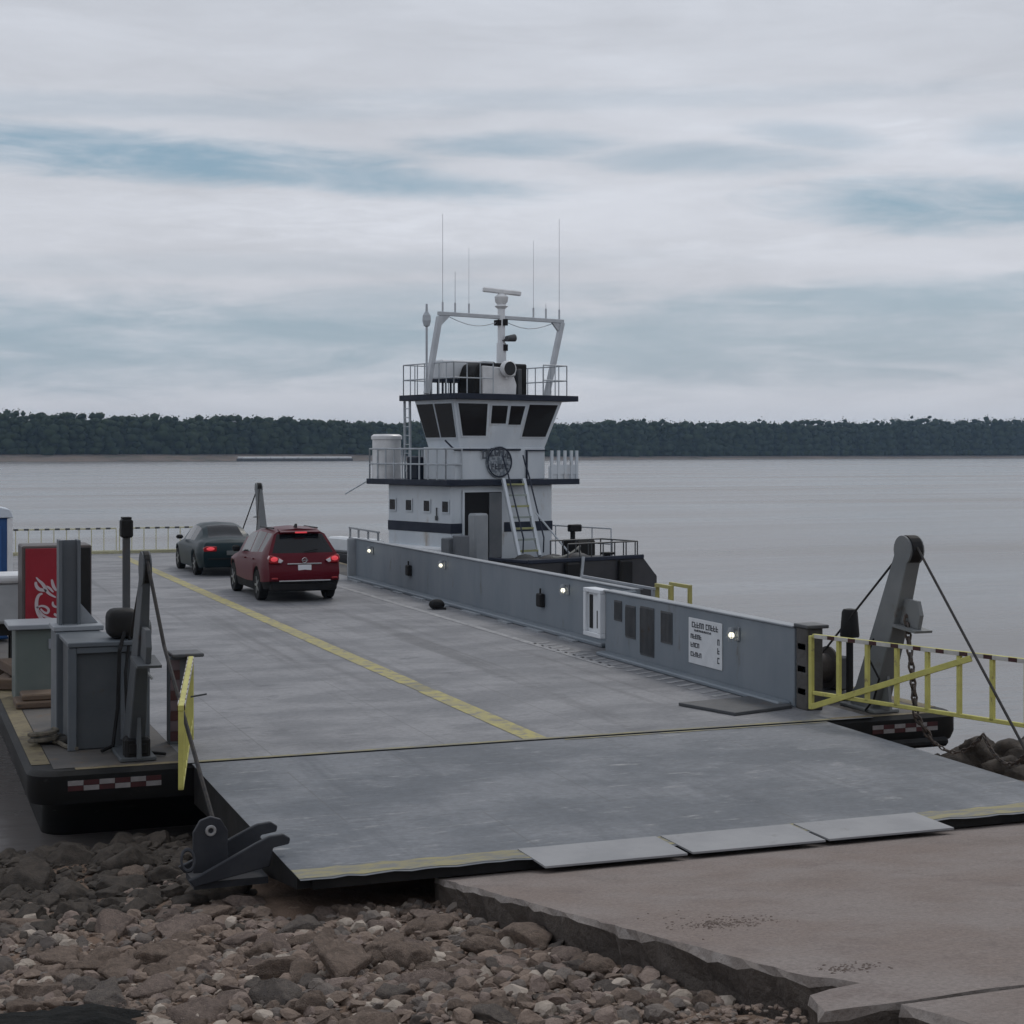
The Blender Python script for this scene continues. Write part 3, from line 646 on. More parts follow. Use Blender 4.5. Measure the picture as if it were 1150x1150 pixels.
# ------------------------------------------------------------------ left side deck
wb = thing('winch_housing', 'big dark grey steel winch housing in front of the drinks machine', 'housing', (2.4, 20, 0))
b = MB(); b.box(1.99, 2.86, 19.56, 20.5, 0, 1.19, .015); b.build('casing', mat('dark_casing', (.052, .060, .068), (.07, .078, .086), (.05, .042, .036), scale=1.3, rough=.6, bump=.12, thr=(.62, .74)), wb)
b = MB(); b.box(1.95, 2.05, 19.5, 19.56, 0, 1.19, .01); b.box(2.79, 2.88, 19.5, 19.56, 0, 1.19, .01); b.box(1.95, 2.88, 19.48, 20.54, 1.192, 1.25, .01)
b.box(2.051, 2.789, 19.50, 19.559, 1.12, 1.19, .005); b.build('frame', GREY, wb)
b = MB(); b.box(2.55, 2.60, 19.52, 19.555, .1, 1.1); b.build('rib', GREY, wb)
pl = thing('control_post', 'grey post with dark box on top standing behind the winch housing', 'control post', (2.62, 19.75, 1.25))
b = MB(); b.bar((2.69, 20.1, 1.25), (2.69, 20.1, 2.5), .085, .085, up=(0, 1, 0), bev=.01); b.build('post', DGREY, pl)
b = MB(); b.box(2.62, 2.76, 20.0, 20.2, 2.42, 2.64, .02); b.box(2.635, 2.745, 20.02, 20.18, 2.642, 2.665, .005); b.build('control_box', BLACK, pl)
en = thing('winch_engine', 'black winch engine on top of the grey housing beside the left hoist arm', 'engine', (2.62, 19.8, 1.25))
b = MB(); b.box(2.42, 2.78, 19.6, 20.0, 1.253, 1.60, .10, seg=3); b.box(2.70, 2.92, 19.65, 19.95, 1.253, 1.48, .05, seg=2); b.build('block', BLACK, en, smooth=40)
b = MB(); b.tube((2.80, 19.6, 1.36), (2.90, 19.6, 1.36), .10, 14); b.build('flywheel', DGREY, en)
b = MB(); b.path([(2.8, 19.6, 1.3), (2.86, 19.45, 1.1), (2.82, 19.42, .9), (2.9, 19.45, .8)], .018)
solo(b, 'hose', mat('pale_hose', (.35, .36, .37), rough=.5), 'pale hose hanging from the engine over the grey housing', 'hose', (2.84, 19.45, .8))
ps = thing('steel_post', 'tall grey H beam post standing in front of the red drinks machine', 'post', (2.14, 21, 0))
b = MB(); b.box(1.98, 2.02, 20.86, 21.16, 0, 2.36, .006); b.box(2.20, 2.24, 20.86, 21.16, 0, 2.36, .006); b.box(2.021, 2.199, 20.98, 21.02, 0, 2.355); b.build('beam', GREY, ps)
b = MB(); b.box(1.9, 2.5, 20.7, 21.3, 1.255, 1.32, .01); b.prism([(2.242, 1.322), (2.46, 1.322), (2.242, 1.58)], 'y', 20.98, 21.03); b.build('gusset', GREYL, ps)
b = MB(); b.box(1.92, 2.46, 20.56, 21.25, 0, 1.25, .01); b.build('pedestal', GREY, ps)

lk = thing('deck_locker', 'grey-green steel locker with flanged lid left of the winch housing', 'locker', (1.97, 23.9, 0))
b = MB(); b.box(1.66, 2.26, 23.6, 24.3, 0, 1.0, .015); b.build('body', mat('green_grey_paint', (.10, .125, .115), (.125, .145, .135), (.08, .065, .05), scale=1.4, rough=.55, thr=(.62, .75)), lk)
b = MB(); b.box(1.56, 2.34, 23.5, 24.38, 1.002, 1.07, .01); b.build('lid', GREYL, lk)
b = MB(); b.box(2.1, 2.2, 23.575, 23.598, .72, .86, .005); b.build('latch', GREYL, lk)

vm_ = thing('vending_machine', 'red drinks vending machine with white script lettering standing on the side deck', 'vending machine', (2.44, 26.3, .1))
VR = mat('vending_red', (0.284, 0.009, 0.022), (0.230, 0.008, 0.019), scale=2, rough=.35)
b = MB(); b.box(1.92, 2.95, 25.95, 26.75, .15, 2.02, .02); b.build('cabinet', mat('vending_case', (.06, .05, .048), (.08, .06, .055), scale=2, rough=.5), vm_)
b = MB(); b.prism([(1.97, .2), (2.80, .2), (2.60, 1.98), (1.97, 1.98)], 'y', 25.925, 25.947, .004); b.build('front_panel', VR, vm_)
b = MB(); b.prism([(2.81, .2), (2.93, .2), (2.93, 1.98), (2.61, 1.98)], 'y', 25.915, 25.947, .004); b.build('side_panel', BLACK, vm_)
# big script lettering, turned to read upwards (only its first letters show beside the post)
b = MB()
def ribbon(pts, w0, w1):
    V = []
    n = len(pts)
    for i, (x, z) in enumerate(pts):
        a = pts[max(0, i-1)]; c = pts[min(n-1, i+1)]; d = Vector((c[0]-a[0], c[1]-a[1])).normalized(); nn = Vector((-d.y, d.x))
        wd = (w0+(w1-w0)*math.sin(math.pi*i/(n-1)))/2
        V.append([b.b.verts.new((x+s_*nn.x*wd, yy, z+s_*nn.y*wd)) for s_, yy in ((1, 25.919), (-1, 25.919), (-1, 25.9235), (1, 25.9235))])
    for p_, q_ in zip(V, V[1:]):
        for k in range(4): b.b.faces.new((p_[k], p_[(k+1) % 4], q_[(k+1) % 4], q_[k]))
    b.b.faces.new(V[0]); b.b.faces.new(V[-1][::-1])
def smooth(pts, k=3):
    for _ in range(k):
        o = [pts[0]]
        for p_, q_ in zip(pts, pts[1:]): o += [(.75*p_[0]+.25*q_[0], .75*p_[1]+.25*q_[1]), (.25*p_[0]+.75*q_[0], .25*p_[1]+.75*q_[1])]
        pts = o+[pts[-1]]
    return pts
def px(u5, v5):        # lettering laid out on the machine's own front: x across, z up in metres
    return (1.92+(u5-60)*.001383, 2.02-(v5-120)*.001434)
for pts, a_, c_ in (([(208, 452), (238, 488), (276, 520), (298, 556), (322, 606), (360, 640), (420, 672)], .012, .050),
                    ([(205, 500), (206, 540), (236, 580), (285, 590), (318, 600)], .03, .05),
                    ([(374, 478), (384, 528), (398, 565), (425, 600)], .02, .046),
                    ([(312, 548), (350, 568), (392, 616)], .012, .034),
                    ([(276, 626), (238, 634), (212, 690), (212, 780), (240, 860), (300, 926), (380, 965), (440, 930)], .02, .055),
                    ([(214, 775), (262, 752), (318, 768), (346, 802), (330, 838), (290, 826), (256, 786)], .02, .036),
                    ([(240, 800), (270, 850), (330, 884), (372, 892)], .014, .034),
                    ([(386, 714), (384, 748), (404, 768), (440, 776)], .016, .036),
                    ([(398, 842), (420, 862), (460, 866)], .02, .04)):
    ribbon(smooth([px(*q) for q in pts]), a_, c_)
bmesh.ops.recalc_face_normals(b.b, faces=b.b.faces); b.build('lettering', mat('lettering_white', (.46, .40, .42), rough=.5), vm_)

ch = thing('ice_chest', 'white plastic ice chest with lid at the left edge of the deck', 'chest', (1.75, 27.5, .6))
b = MB(); b.box(1.1, 2.02, 27.2, 28.0, .72, 1.36, .05, seg=2); b.build('tub', mat('chest_grey', (.42, .44, .46), (.5, .52, .54), scale=2, rough=.5), ch)
b = MB(); b.box(1.05, 2.07, 27.15, 28.05, 1.362, 1.5, .05, seg=2); b.build('lid', WHITEP, ch)
b = MB(); b.prism([(1.1, 27.3), (1.98, 27.3), (1.98, 27.9), (1.1, 27.9)], 'z', .53, .718); 
for x, y in ((1.5, 27.3), (1.9, 27.3), (1.5, 27.85), (1.9, 27.85)): b.box(x-.05, x+.05, y-.05, y+.05, 0, .528)
b.build('stand', BLACK, ch)
tl = thing('portable_toilet', 'blue portable toilet with pale roof at the left edge of the photo', 'toilet', (2.0, 31.6, 0))
b = MB(); b.box(1.1, 2.12, 31.2, 32.3, .05, 2.25, .03); b.build('cabin', BLUE, tl)
b = MB(); b.prism([(1.06, 2.252), (2.16, 2.252), (2.1, 2.4), (1.61, 2.52), (1.12, 2.4)], 'y', 31.16, 32.34, .01); b.build('roof', mat('pale_roof', (.55, .60, .66), rough=.4), tl)
b = MB(); b.box(1.35, 1.95, 31.17, 31.198, .15, 2.1, .005); b.build('door', mat('blue_door', (.02, .09, .26), rough=.45), tl)
b = MB(); b.box(2.05, 2.15, 31.17, 31.26, .1, 2.24, .01); b.build('corner_trim', WHITEP, tl)
rr = random.Random(5)
for i, (x, y, z, rz_, ln) in enumerate(((1.72, 25.6, 0, .1, 1.5), (1.9, 26.9, .0, -.3, 1.2), (1.75, 25.5, .16, .5, 1.1), (1.62, 24.9, 0, 1.4, .9))):
    b = MB(); b.box(-ln/2, ln/2, -.10, .10, 0, .15, .012); o = b.build('timber', WOOD); o.location = (x, y, z+.004*(i+1)); o.rotation_euler = (0, 0, rz_+1.2)
    tag(o, ['weathered brown timber lying below the white chest', 'weathered brown timber farthest back under the chest', 'brown timber stacked across another left of the locker', 'short brown timber nearest the shore behind the locker'][i], 'timber', 'timbers on the side deck')
b = MB(); b.path([(1.72+.16*math.cos(a*.7), 20.0+.10*math.sin(a*.7), .03+.008*a) for a in range(0, 20)], .028, 6); b.path([(1.88, 20.0, .04), (1.95, 19.7, .03), (2.05, 19.5, .03)], .026)
solo(b, 'rope_coil', mat('old_rope', (.16, .14, .11), (.10, .09, .07), scale=20, rough=.9), 'small coil of old rope on the deck in front of the winch housing', 'rope', (1.72, 20, 0))
b = MB(); b.path([(2.60, 19.58, 1.34), (2.52, 19.40, 1.15), (2.50, 19.40, .5), (2.44, 19.36, .06), (2.30, 19.25, .03)], .022); b.path([(2.66, 19.55, 1.3), (2.58, 19.36, .9), (2.60, 19.30, .05), (2.75, 19.0, .03), (2.95, 18.8, .03)], .018)
solo(b, 'hose', RUBBER, 'pair of black hoses running down the front of the winch housing to the deck', 'hose', (2.55, 19.4, 0))
b = MB(); b.box(2.48, 2.76, 18.62, 18.86, .004, .26, .03); b.box(2.52, 2.72, 18.60, 18.64, .08, .2, .01)
solo(b, 'cable_clamp', BLACK, 'dark cable clamp block on the deck at the foot of the left hoist arm', 'clamp', (2.62, 18.74, 0))
b = MB(); b.ball((1.80, 20.15, .06), .16, 2, (1.3, .8, .45)); b.ball((1.98, 20.0, .05), .10, 2, (1.3, .9, .5)); b.box(1.62, 1.95, 20.4, 20.6, .004, .05, .01)
solo(b, 'tarp_bundle', mat('tarp_dark', (.03, .03, .03), (.05, .045, .04), scale=5, rough=.85, bump=.5), 'small dark tarp bundle lying by the rope coil', 'bundle', (1.85, 20.2, 0), smooth=50)
b = MB(); b.box(1.62, 2.4, 22.9, 23.5, .004, .10, .02); b.box(1.7, 2.3, 22.95, 23.4, .102, .19, .02)
solo(b, 'pallet', WOOD, 'brown wooden pallet lying in front of the grey-green locker', 'pallet', (2.0, 23.2, 0))

# yellow tube guard behind the near bulwark
yg = thing('tube_guard', 'yellow square tube guard rising behind the near bulwark', 'guard rail', (12.7, 25.6, 0))
for x, ya, yb in ((12.55, 25.40, 25.93), (12.9, 25.36, 26.08)):
    b = MB(); b.bar((x, ya, 0), (x, ya, 1.1), .06, .06, up=(0, 1, 0)); b.bar((x, yb, 0), (x, yb, 1.1), .07, .07, up=(0, 1, 0)); b.bar((x, ya-.03, 1.13), (x, yb+.03, 1.13), .06, .06)
    b.build('hoop', mat('olive_yellow', (.42, .38, .12), (.35, .32, .11), scale=3, rough=.5), yg)

# ------------------------------------------------------------------ loading ramp
rp = thing('loading_ramp', 'broad grey steel loading ramp lowered from the barge onto the slipway', 'ramp', (7.2, 15.7, -.05))
def rz(y): return -.006-.05*(18.1-y)/4.9
b = MB(); rr = random.Random(9)
xs_ = [3.16+i*(11.25-3.16)/60 for i in range(61)]
ye = [13.18+(.03*rr.uniform(-1, 1)) for _ in xs_]
for i in range(60):
    for j in range(6):
        def yy(k, e): return e+(18.285-e)*k/6
        q = [(xs_[i], yy(j, ye[i])), (xs_[i+1], yy(j, ye[i+1])), (xs_[i+1], yy(j+1, ye[i+1])), (xs_[i], yy(j+1, ye[i]))]
        b.quad(*[(x, y, rz(y)) for x, y in q])
bmesh.ops.remove_doubles(b.b, verts=b.b.verts, dist=.0005); b.build('deck_plate', RAMPM, rp, smooth=60)
b = MB()
for x in (3.16, 5.2, 7.2, 9.2, 11.13): b.prism([(18.15, rz(18.15)-.005), (13.3, rz(13.3)-.005), (13.3, rz(13.3)-.10), (14.3, -.30), (18.15, -.42)], 'x', x, x+.12)
b.box(3.28, 11.13, 13.24, 13.3, rz(13.3)-.10, rz(13.3)-.006); b.build('girder', BLACK, rp)
b = MB(); n = 30
for i in range(60): b.quad((xs_[i], ye[i]+.05, rz(ye[i])+.004), (xs_[i+1], ye[i+1]+.05, rz(ye[i])+.004), (xs_[i+1], ye[i+1]+.34, rz(ye[i]+.3)+.004), (xs_[i], ye[i]+.34, rz(ye[i]+.3)+.004))
bmesh.ops.remove_doubles(b.b, verts=b.b.verts, dist=.0005); b.build('lip_stripe', YELWORN, rp)
b = MB(); b.tube((3.2, 18.26, -.06), (11.3, 18.26, -.06), .035, 10); b.build('hinge_bar', RUST, rp)
b = MB(); b.sheet(7.6, 11.22, 18.20, 18.25, rz(18.2)+.005); b.build('hinge_stripe', YELWORN, rp)
FLAP = mat('flap_steel', (.27, .272, .28), (.225, .228, .238), (.2, .2, .2), scale=1.6, rough=.6, bump=.1, thr=(.58, .72), world=True)
for i, x in enumerate((5.18, 6.57, 7.95)):
    b = MB(); v = [(x, 13.5), (x+1.34, 13.5), (x+1.36, 12.90), (x+.03, 12.92)]
    pr = [(q[0], q[1], rz(q[1])+.014 if q[1] > 13 else -.06) for q in v]
    top = [b.b.verts.new(q) for q in pr]; bot = [b.b.verts.new((q[0], q[1], q[2]-.018 if q[1] < 13 else q[2]-.012)) for q in pr]
    b.b.faces.new(top); b.b.faces.new(bot[::-1])
    for k in range(4): b.b.faces.new((top[k], bot[k], bot[(k+1) % 4], top[(k+1) % 4]))
    bmesh.ops.recalc_face_normals(b.b, faces=b.b.faces)
    solo(b, 'ramp_flap', FLAP, ['pale steel flap on the ramp lip, the left one reaching the slab corner', 'pale steel flap on the ramp lip between the two others', 'pale steel flap on the ramp lip beside the bare yellow edge'][i], 'flap', (x+.7, 13.1, -.05), 'flaps at the ramp lip')

# hooked bracket on the ramp's left side
hk = thing('ramp_bracket', 'dark twin plate bracket with curved ends hooked over the ramp edge', 'bracket', (2.8, 14.7, -.3))
HK = mat('bracket_dark', (.026, .028, .034), (.04, .042, .048), (.055, .045, .04), scale=2.5, rough=.55, bump=.15, spec=.25, thr=(.6, .75))
for y in (14.05, 14.55):
    b = MB(); b.prism([(2.40, -.20), (2.48, -.17), (2.98, .07), (3.10, .12), (3.22, .13), (3.28, .09), (3.27, .04), (3.13, .02), (3.10, -.14), (2.45, -.26)], 'y', y, y+.05, .008); b.build('hook_plate', HK, hk)
b = MB(); b.prism([(2.48, -.20), (2.78, -.20), (2.78, .15), (2.72, .25), (2.63, .28), (2.54, .25), (2.48, .15)], 'y', 14.28, 14.33, .006); b.build('eye_plate', HK, hk)
b = MB(); b.torus((2.63, 14.275, .16), .036, .014, Matrix.Rotation(R(90), 4, 'X'), 14, 6); b.build('pin', mat('worn_pin', (.45, .45, .45), rough=.4, metal=.6), hk)
b = MB(); b.torus((2.42, 14.2, -.06), .07, .014, Matrix.Rotation(R(70), 4, 'X'), 16, 6, (.8, 1.3, 1)); b.build('shackle', HK, hk)
b = MB(); b.box(2.46, 3.1, 14.12, 14.54, -.30, -.24); b.build('base', HK, hk)

# ------------------------------------------------------------------ push boat alongside (own frame: x across, y towards the stern, z up from the ferry deck)
tug = thing('push_boat', 'white and dark blue push boat with radar mast and wheelhouse moored alongside the ferry', 'boat', (16.35, 47.3, 0), R(16))
def T(mb, name, m, par=tug, smooth=None): return mb.build(name, m, par, world=False, smooth=smooth)
TW = mat('boat_white', (.50, .55, .60), (.58, .625, .665), (.36, .32, .28), scale=.9, stretch=(1, 1, .3), rough=.45, bump=.03, thr=(.56, .74))
TB = mat('boat_dark_blue', (.018, .024, .040), (.026, .032, .05), (.05, .045, .045), scale=1.5, spec=.18, rough=.5, thr=(.66, .8))
TDK = mat('boat_deck_dark', (.035, .037, .04), (.06, .06, .06), (.09, .06, .045), scale=1.6, rough=.7, bump=.2)
def fx(u, y=1.0):        # local x of a photo column on the plane y
    q = (u-575)/1850; F0 = 50+.801*y; r0 = -1.515-.599*y; return (q*F0-r0)/(.801-q*.599)
def fz(v, x, y=1.0): return 3.44+(508-v)/1850*(50+.599*x+.801*y)
# hull
b = MB(); b.prism([(-.66, -1.9), (-.66, .30), (3.62, .30), (4.14, -.25), (4.14, -1.9)], 'y', -4.2, -2.2, .0)
b.box(-.66, 4.14, -2.2, 9.0, -1.9, .12, .05); hull = T(b, 'hull', mat('boat_hull', (.020, .021, .025), (.032, .032, .036), (.06, .055, .055), scale=1.2, rough=.5, bump=.1, thr=(.62, .75)))
b = MB(); b.box(-.70, 3.6, -4.26, -4.17, .302, .42, .02); b.box(-.70, -.62, -4.15, -2.3, .302, .40, .02); T(b, 'bow_coaming', TB)
for x in (.6, 2.6):
    b = MB(); b.box(x, x+.5, -4.34, -4.205, -1.7, .28, .04); T(b, 'push_knee', BLACK)
b = MB(); b.box(4.145, 4.22, -4.1, -2.4, -1.2, -.2, .02); T(b, 'side_fender', BLACK)
b = MB(); b.box(-.64, 4.1, -2.19, 8.9, .122, .14); T(b, 'main_deck', TDK)
# lower house
b = MB(); b.box(-.42, 3.47, 0, 3.5, .14, 2.42, .02); lh = T(b, 'deckhouse', TW)
b = MB(); b.box(-.432, .03, -.012, 3.51, .98, 1.28); b.box(1.54, 3.48, -.012, 3.51, .98, 1.28); T(b, 'coaming_band', TB)
b = MB()
b.box(.06, 1.46, -.022, -.013, .15, 2.22); T(b, 'doorway', mat('dark_interior', (.006, .006, .008), rough=.9))
b = MB(); b.box(-.02, .058, -.05, -.023, .15, 2.28); b.box(1.462, 1.54, -.05, -.023, .15, 2.28); b.box(.0585, 1.4615, -.05, -.023, 2.222, 2.28); T(b, 'door_frame', TW)
b = MB(); b.box(.98, 1.455, -.06, -.03, .2, 2.2); T(b, 'door', mat('boat_grey', (.12, .135, .15), (.16, .17, .185), scale=1.5, rough=.5))
for y in (.06, 1.07, 2.08, 3.02):
    b = MB(); b.box(-.45, -.433, y, y+.40, 1.58, 2.0, .005); f = T(b, 'window_frame', TW)
    b = MB(); b.box(-.458, -.451, y+.05, y+.35, 1.63, 1.95); T(b, 'pane', GLASS, f)
b = MB(); b.box(-.48, -.433, .68, .78, 1.36, 1.5, .01); b.tube((-.45, .73, 1.48), (-.45, .73, 1.75), .02); T(b, 'vent_pipe', DGREY)
# upper deck slab
b = MB(); b.box(-.72, 4.42, -.22, 4.35, 2.424, 2.60, .01); T(b, 'upper_deck', TB)
# upper house + wheelhouse
b = MB(); b.box(-.25, 3.2, .02, 1.75, 2.604, 3.60, .015); T(b, 'upper_house', TW)
b = MB(); b.path([(-.42, .3, 3.80), (-.30, -.02, 3.52), (2.2, -.03, 3.52)], .03); b.bar((2.45, -.02, 2.62), (2.45, -.02, 3.5), .05, .04, up=(0, 1, 0)); b.bar((2.42, -.02, 3.5), (3.2, -.02, 3.5), .05, .04); T(b, 'fender_rope', TB)
bx = [(-.06, .06), (3.22, .06), (3.22, 1.75), (-.06, 1.75)]; tx = [(-.34, -.02), (3.80, -.10), (3.80, 2.1), (-.34, 2.1)]
def wl(k, x, z): return None
b = MB(); lo = [b.b.verts.new((x, y, 3.604)) for x, y in bx]; hi = [b.b.verts.new((x, y, 5.05)) for x, y in tx]
b.b.faces.new(lo[::-1]); b.b.faces.new(hi)
for k in range(4): b.b.faces.new((lo[k], lo[(k+1) % 4], hi[(k+1) % 4], hi[k]))
bmesh.ops.recalc_face_normals(b.b, faces=b.b.faces); wh = T(b, 'wheelhouse', TW)
def front(s, z):        # point on the wheelhouse front wall: s 0..1 across, z height
    k = (z-3.604)/(5.05-3.604); p_ = Vector((bx[0][0]+(bx[1][0]-bx[0][0])*s, bx[0][1], 3.604)).lerp(Vector((tx[0][0]+(tx[1][0]-tx[0][0])*s, tx[0][1]+(tx[1][1]-tx[0][1])*s, 5.05)), k); return p_
def side(s, z):
    k = (z-3.604)/(5.05-3.604); return Vector((bx[0][0], bx[0][1]+(bx[3][1]-bx[0][1])*s, 3.604)).lerp(Vector((tx[0][0], tx[0][1]+(tx[3][1]-tx[0][1])*s, 5.05)), k)
def pane(fn, s0, s1, s0b, s1b, z0, z1, off, name, m, par, th=.012):
    b = MB(); P_ = [fn(s0b, z0), fn(s1b, z0), fn(s1, z1), fn(s0, z1)]; nn = (P_[1]-P_[0]).cross(P_[3]-P_[0]).normalized()
    if fn is side: nn = -nn
    o_ = Vector(off); a = [b.b.verts.new(q+o_*1.0) for q in P_]; c = [b.b.verts.new(q+o_*(1+th/o_.length)) for q in P_]
    b.b.faces.new(a); b.b.faces.new(c)
    for k in range(4): b.b.faces.new((a[k], a[(k+1) % 4], c[(k+1) % 4], c[k]))
    bmesh.ops.recalc_face_normals(b.b, faces=b.b.faces); return T(b, name, m, par)
for s0, s1, s0b, s1b, z0, z1 in ((.035, .30, .045, .29, 3.95, 4.93), (.345, .49, .34, .49, 4.33, 4.88), (.52, .655, .52, .645, 4.30, 4.88), (.695, .965, .69, .955, 3.93, 4.93)):
    f = pane(front, s0-.014, s1+.014, s0b-.014, s1b+.014, z0-.05, z1+.04, (0, -.006, 0), 'window_frame', TW, tug, .02)
    pane(front, s0, s1, s0b, s1b, z0, z1, (0, -.03, 0), 'pane', GLASS, f)
for s0, s1 in ((.04, .48), (.53, .96)):
    f = pane(side, s0-.02, s1+.02, s0-.02, s1+.02, 3.84, 4.97, (-.006, 0, 0), 'window_frame', TW, tug, .02)
    pane(side, s0, s1, s0, s1, 3.90, 4.93, (-.03, 0, 0), 'pane', GLASS, f)
# roof
b = MB(); b.prism([(-.5, 2.75), (-.5, -.05), (-.38, -.26), (4.34, -.26), (4.34, 2.75)], 'z', 5.054, 5.23, .01); T(b, 'roof', TB)
# emblem on the front of the upper house: round mottled disc with a word band
xe = fx(560, 0); ze = 3.14
em = MB(); em.tube((xe, -.05, ze), (xe, .018, ze), .49, 30); e_ = T(em, 'emblem', mat('emblem_blue', (.11, .135, .165), (.27, .30, .33), scale=9, rough=.5, thr12=(.45, .55)))
em = MB(); rr = random.Random(3)      # an arched word of heavy letters, too worn to read
for k in range(7):
    x = xe-.66+k*.155; z = ze+.10+.09*math.sin(k/6*math.pi); h = .26
    em.box(x, x+.045, -.064, -.052, z, z+h)
    for zz in rr.sample((0, .11, .21), 2): em.box(x+.047, x+.125, -.064, -.052, z+zz, z+zz+.05)
    if k % 2: em.box(x+.085, x+.125, -.064, -.052, z+.052, z+.108)
for k in range(5):
    x = xe-.32+k*.135; z = ze-.22
    em.box(x, x+.035, -.064, -.052, z, z+.17)
    for zz in rr.sample((0, .065, .13), 2): em.box(x+.037, x+.10, -.064, -.052, z+zz, z+zz+.04)
T(em, 'emblem_lettering', mat('emblem_ink', (.04, .05, .07), (.06, .07, .09), scale=6, rough=.5), e_)
em = MB(); em.torus((xe, -.052, ze), .45, .022, Matrix.Rotation(R(90), 4, 'X'), 30, 6); T(em, 'emblem_ring', TB, e_)
# ladder from main deck to upper deck
LT = [(fx(565, -.32), -.32, 2.62), (fx(588, -.32), -.32, 2.62)]; LB = [(fx(583, -1.5), -1.5, .30), (fx(606, -1.5), -1.5, .30)]
for p_, q_ in zip(LT, LB):
    b = MB(); b.bar(p_, q_, .10, .13, bev=.01); T(b, 'ladder_rail', TW)
for i in range(7):
    k = (i+.5)/7; p_ = Vector(LT[0]).lerp(Vector(LB[0]), k); q_ = Vector(LT[1]).lerp(Vector(LB[1]), k)
    b = MB(); b.box(p_.x+.055, q_.x-.055, p_.y-.07, p_.y+.07, p_.z-.028, p_.z+.028); T(b, 'ladder_step', mat('step_yellow', (.34, .35, .16), (.28, .29, .14), scale=3, rough=.6) if i % 2 == 0 else mat('step_grey', (.30, .34, .32), rough=.6))
for p_, q_ in zip(LT, LB):
    b = MB(); b.path([(p_[0]+.02, -.26, 3.35), (p_[0]+.04, -.34, 3.1), (p_[0]+.12, -.42, 2.75), (q_[0]+.16, -1.5, .85), (q_[0]+.14, -1.5, .4)], .024); T(b, 'ladder_handrail', TB)
def rail(name, pts, h, step, m, r=.022, mids=(1.0, .5)):
    b = MB()
    for q in mids: b.path([(x, y, z+h*q) for x, y, z in pts], r)
    for a, c in zip(pts, pts[1:]):
        a, c = Vector(a), Vector(c); n = max(1, round((c-a).length/step))
        for i in range(n+1): q = a+(c-a)*(i/n); b.tube(q, q+Vector((0, 0, h)), r*.9, 6)
    return T(b, name, m)
RAILM = mat('boat_rail', (.42, .46, .50), (.34, .37, .40), scale=3, rough=.45)
rail('roof_railing', [(1.05, -.16, 5.23), (-.38, -.10, 5.23), (-.40, 2.65, 5.23), (3.9, 2.65, 5.23), (3.94, -.16, 5.23), (3.0, -.16, 5.23)], .95, .42, RAILM, .02)
rail('upper_deck_railing', [(-.05, -.05, 2.6), (-.64, -.05, 2.6), (-.64, 4.27, 2.6), (3.4, 4.27, 2.6)], .95, .5, RAILM, .028)
b = MB()
for x in (3.35, 3.62, 3.88, 4.14, 4.36): b.bar((x, -.14, 2.6), (x, -.14, 3.5), .09, .06, up=(0, 1, 0))
b.bar((3.3, -.14, 2.9), (4.4, -.14, 2.9), .3, .03, up=(0, 1, 0)); b.box(3.25, 4.41, -.13, -.10, 2.601, 3.0); T(b, 'upper_deck_fence', TW)
# white drum on the aft upper deck, stair behind the wheelhouse
b = MB(); b.lathe([(.46, 2.6), (.46, 3.85), (.50, 3.86), (.50, 3.96), (.42, 4.02), (.02, 4.03)], (-.2, 3.95, 0), 20); T(b, 'tank', WHITEP, smooth=40)
b = MB()
for y in (2.55, 2.85): b.bar((-.30, y-.15, 2.6), (-.36, y-.2, 5.05), .06, .06, up=(0, 1, 0))
for i in range(8): b.bar((-.31-.007*i, 2.36, 2.85+i*.28), (-.31-.007*i, 2.70, 2.85+i*.28), .04, .03)
T(b, 'roof_ladder', RAILM)
b = MB(); b.box(-.45, .0, 1.8, 2.4, 2.6, 3.3, .03); b.box(.4, 1.0, 1.9, 2.4, 2.6, 3.4, .03); T(b, 'deck_box', TB)
b = MB(); b.path([(-.75, 4.3, 2.5), (-1.3, 4.7, 2.1)], .022); T(b, 'boat_hook', RAILM)
# roof gear
b = MB(); b.box(fx(495.5, 1), fx(545, 1), .95, 1.75, 5.72, 6.30, .04); T(b, 'air_conditioner', WHITE)
b = MB()
for x in (fx(497, 1), fx(506, 1), fx(515, 1), fx(524, 1)):
    for y in (1.0, 1.7): b.bar((x, y, 5.23), (x, y, 5.72), .05, .05, up=(0, 1, 0))
b.box(fx(495, 1), fx(526, 1), .9, 1.8, 5.62, 5.718); T(b, 'equipment_stand', TB)
xs0 = fx(529, .3); xs1 = fx(553, .3); xs2 = fx(579, .1); xs3 = fx(591, .4)
b = MB(); b.prism([(xs0, 5.232), (xs1, 5.232), (xs1, 6.24), (xs0+.34, 6.24), (xs0+.12, 6.12), (xs0, 5.85)], 'y', .12, .95, .04); b.box(fx(541, .4), xs3, .35, .95, 5.232, 6.22, .04); T(b, 'stack_housing', BLACK)
b = MB(); b.prism([(fx(542.5, 0), 5.232), (xs2-.05, 5.232), (xs2-.03, 5.55), (xs2-.14, 5.82), (xs2-.42, 6.06), (fx(542.5, 0), 6.10)], 'y', .0, .11, .02); T(b, 'wind_shield', WHITEP)
b = MB(); b.box(fx(580, .2), fx(584.5, .2), .12, .34, 5.235, 6.05, .02); T(b, 'shield_frame', DGREY)
xq = fx(571, -.2)
b = MB(); b.lathe([(.05, 0), (.23, .0), (.25, .04), (.25, .20), (.16, .30), (.05, .34)], (xq, -.30, 6.02), 20, 'y'); b.tube((xq, -.12, 5.7), (xq, -.12, 5.9), .04); b.box(xq+.10, xq+.27, -.25, -.05, 5.78, 6.2, .05); T(b, 'searchlight', WHITEP, smooth=40)
b = MB(); b.tube((xq-.02, -.306, 6.02), (xq-.02, -.303, 6.02), .215, 20); T(b, 'searchlight_lens', GLASS)
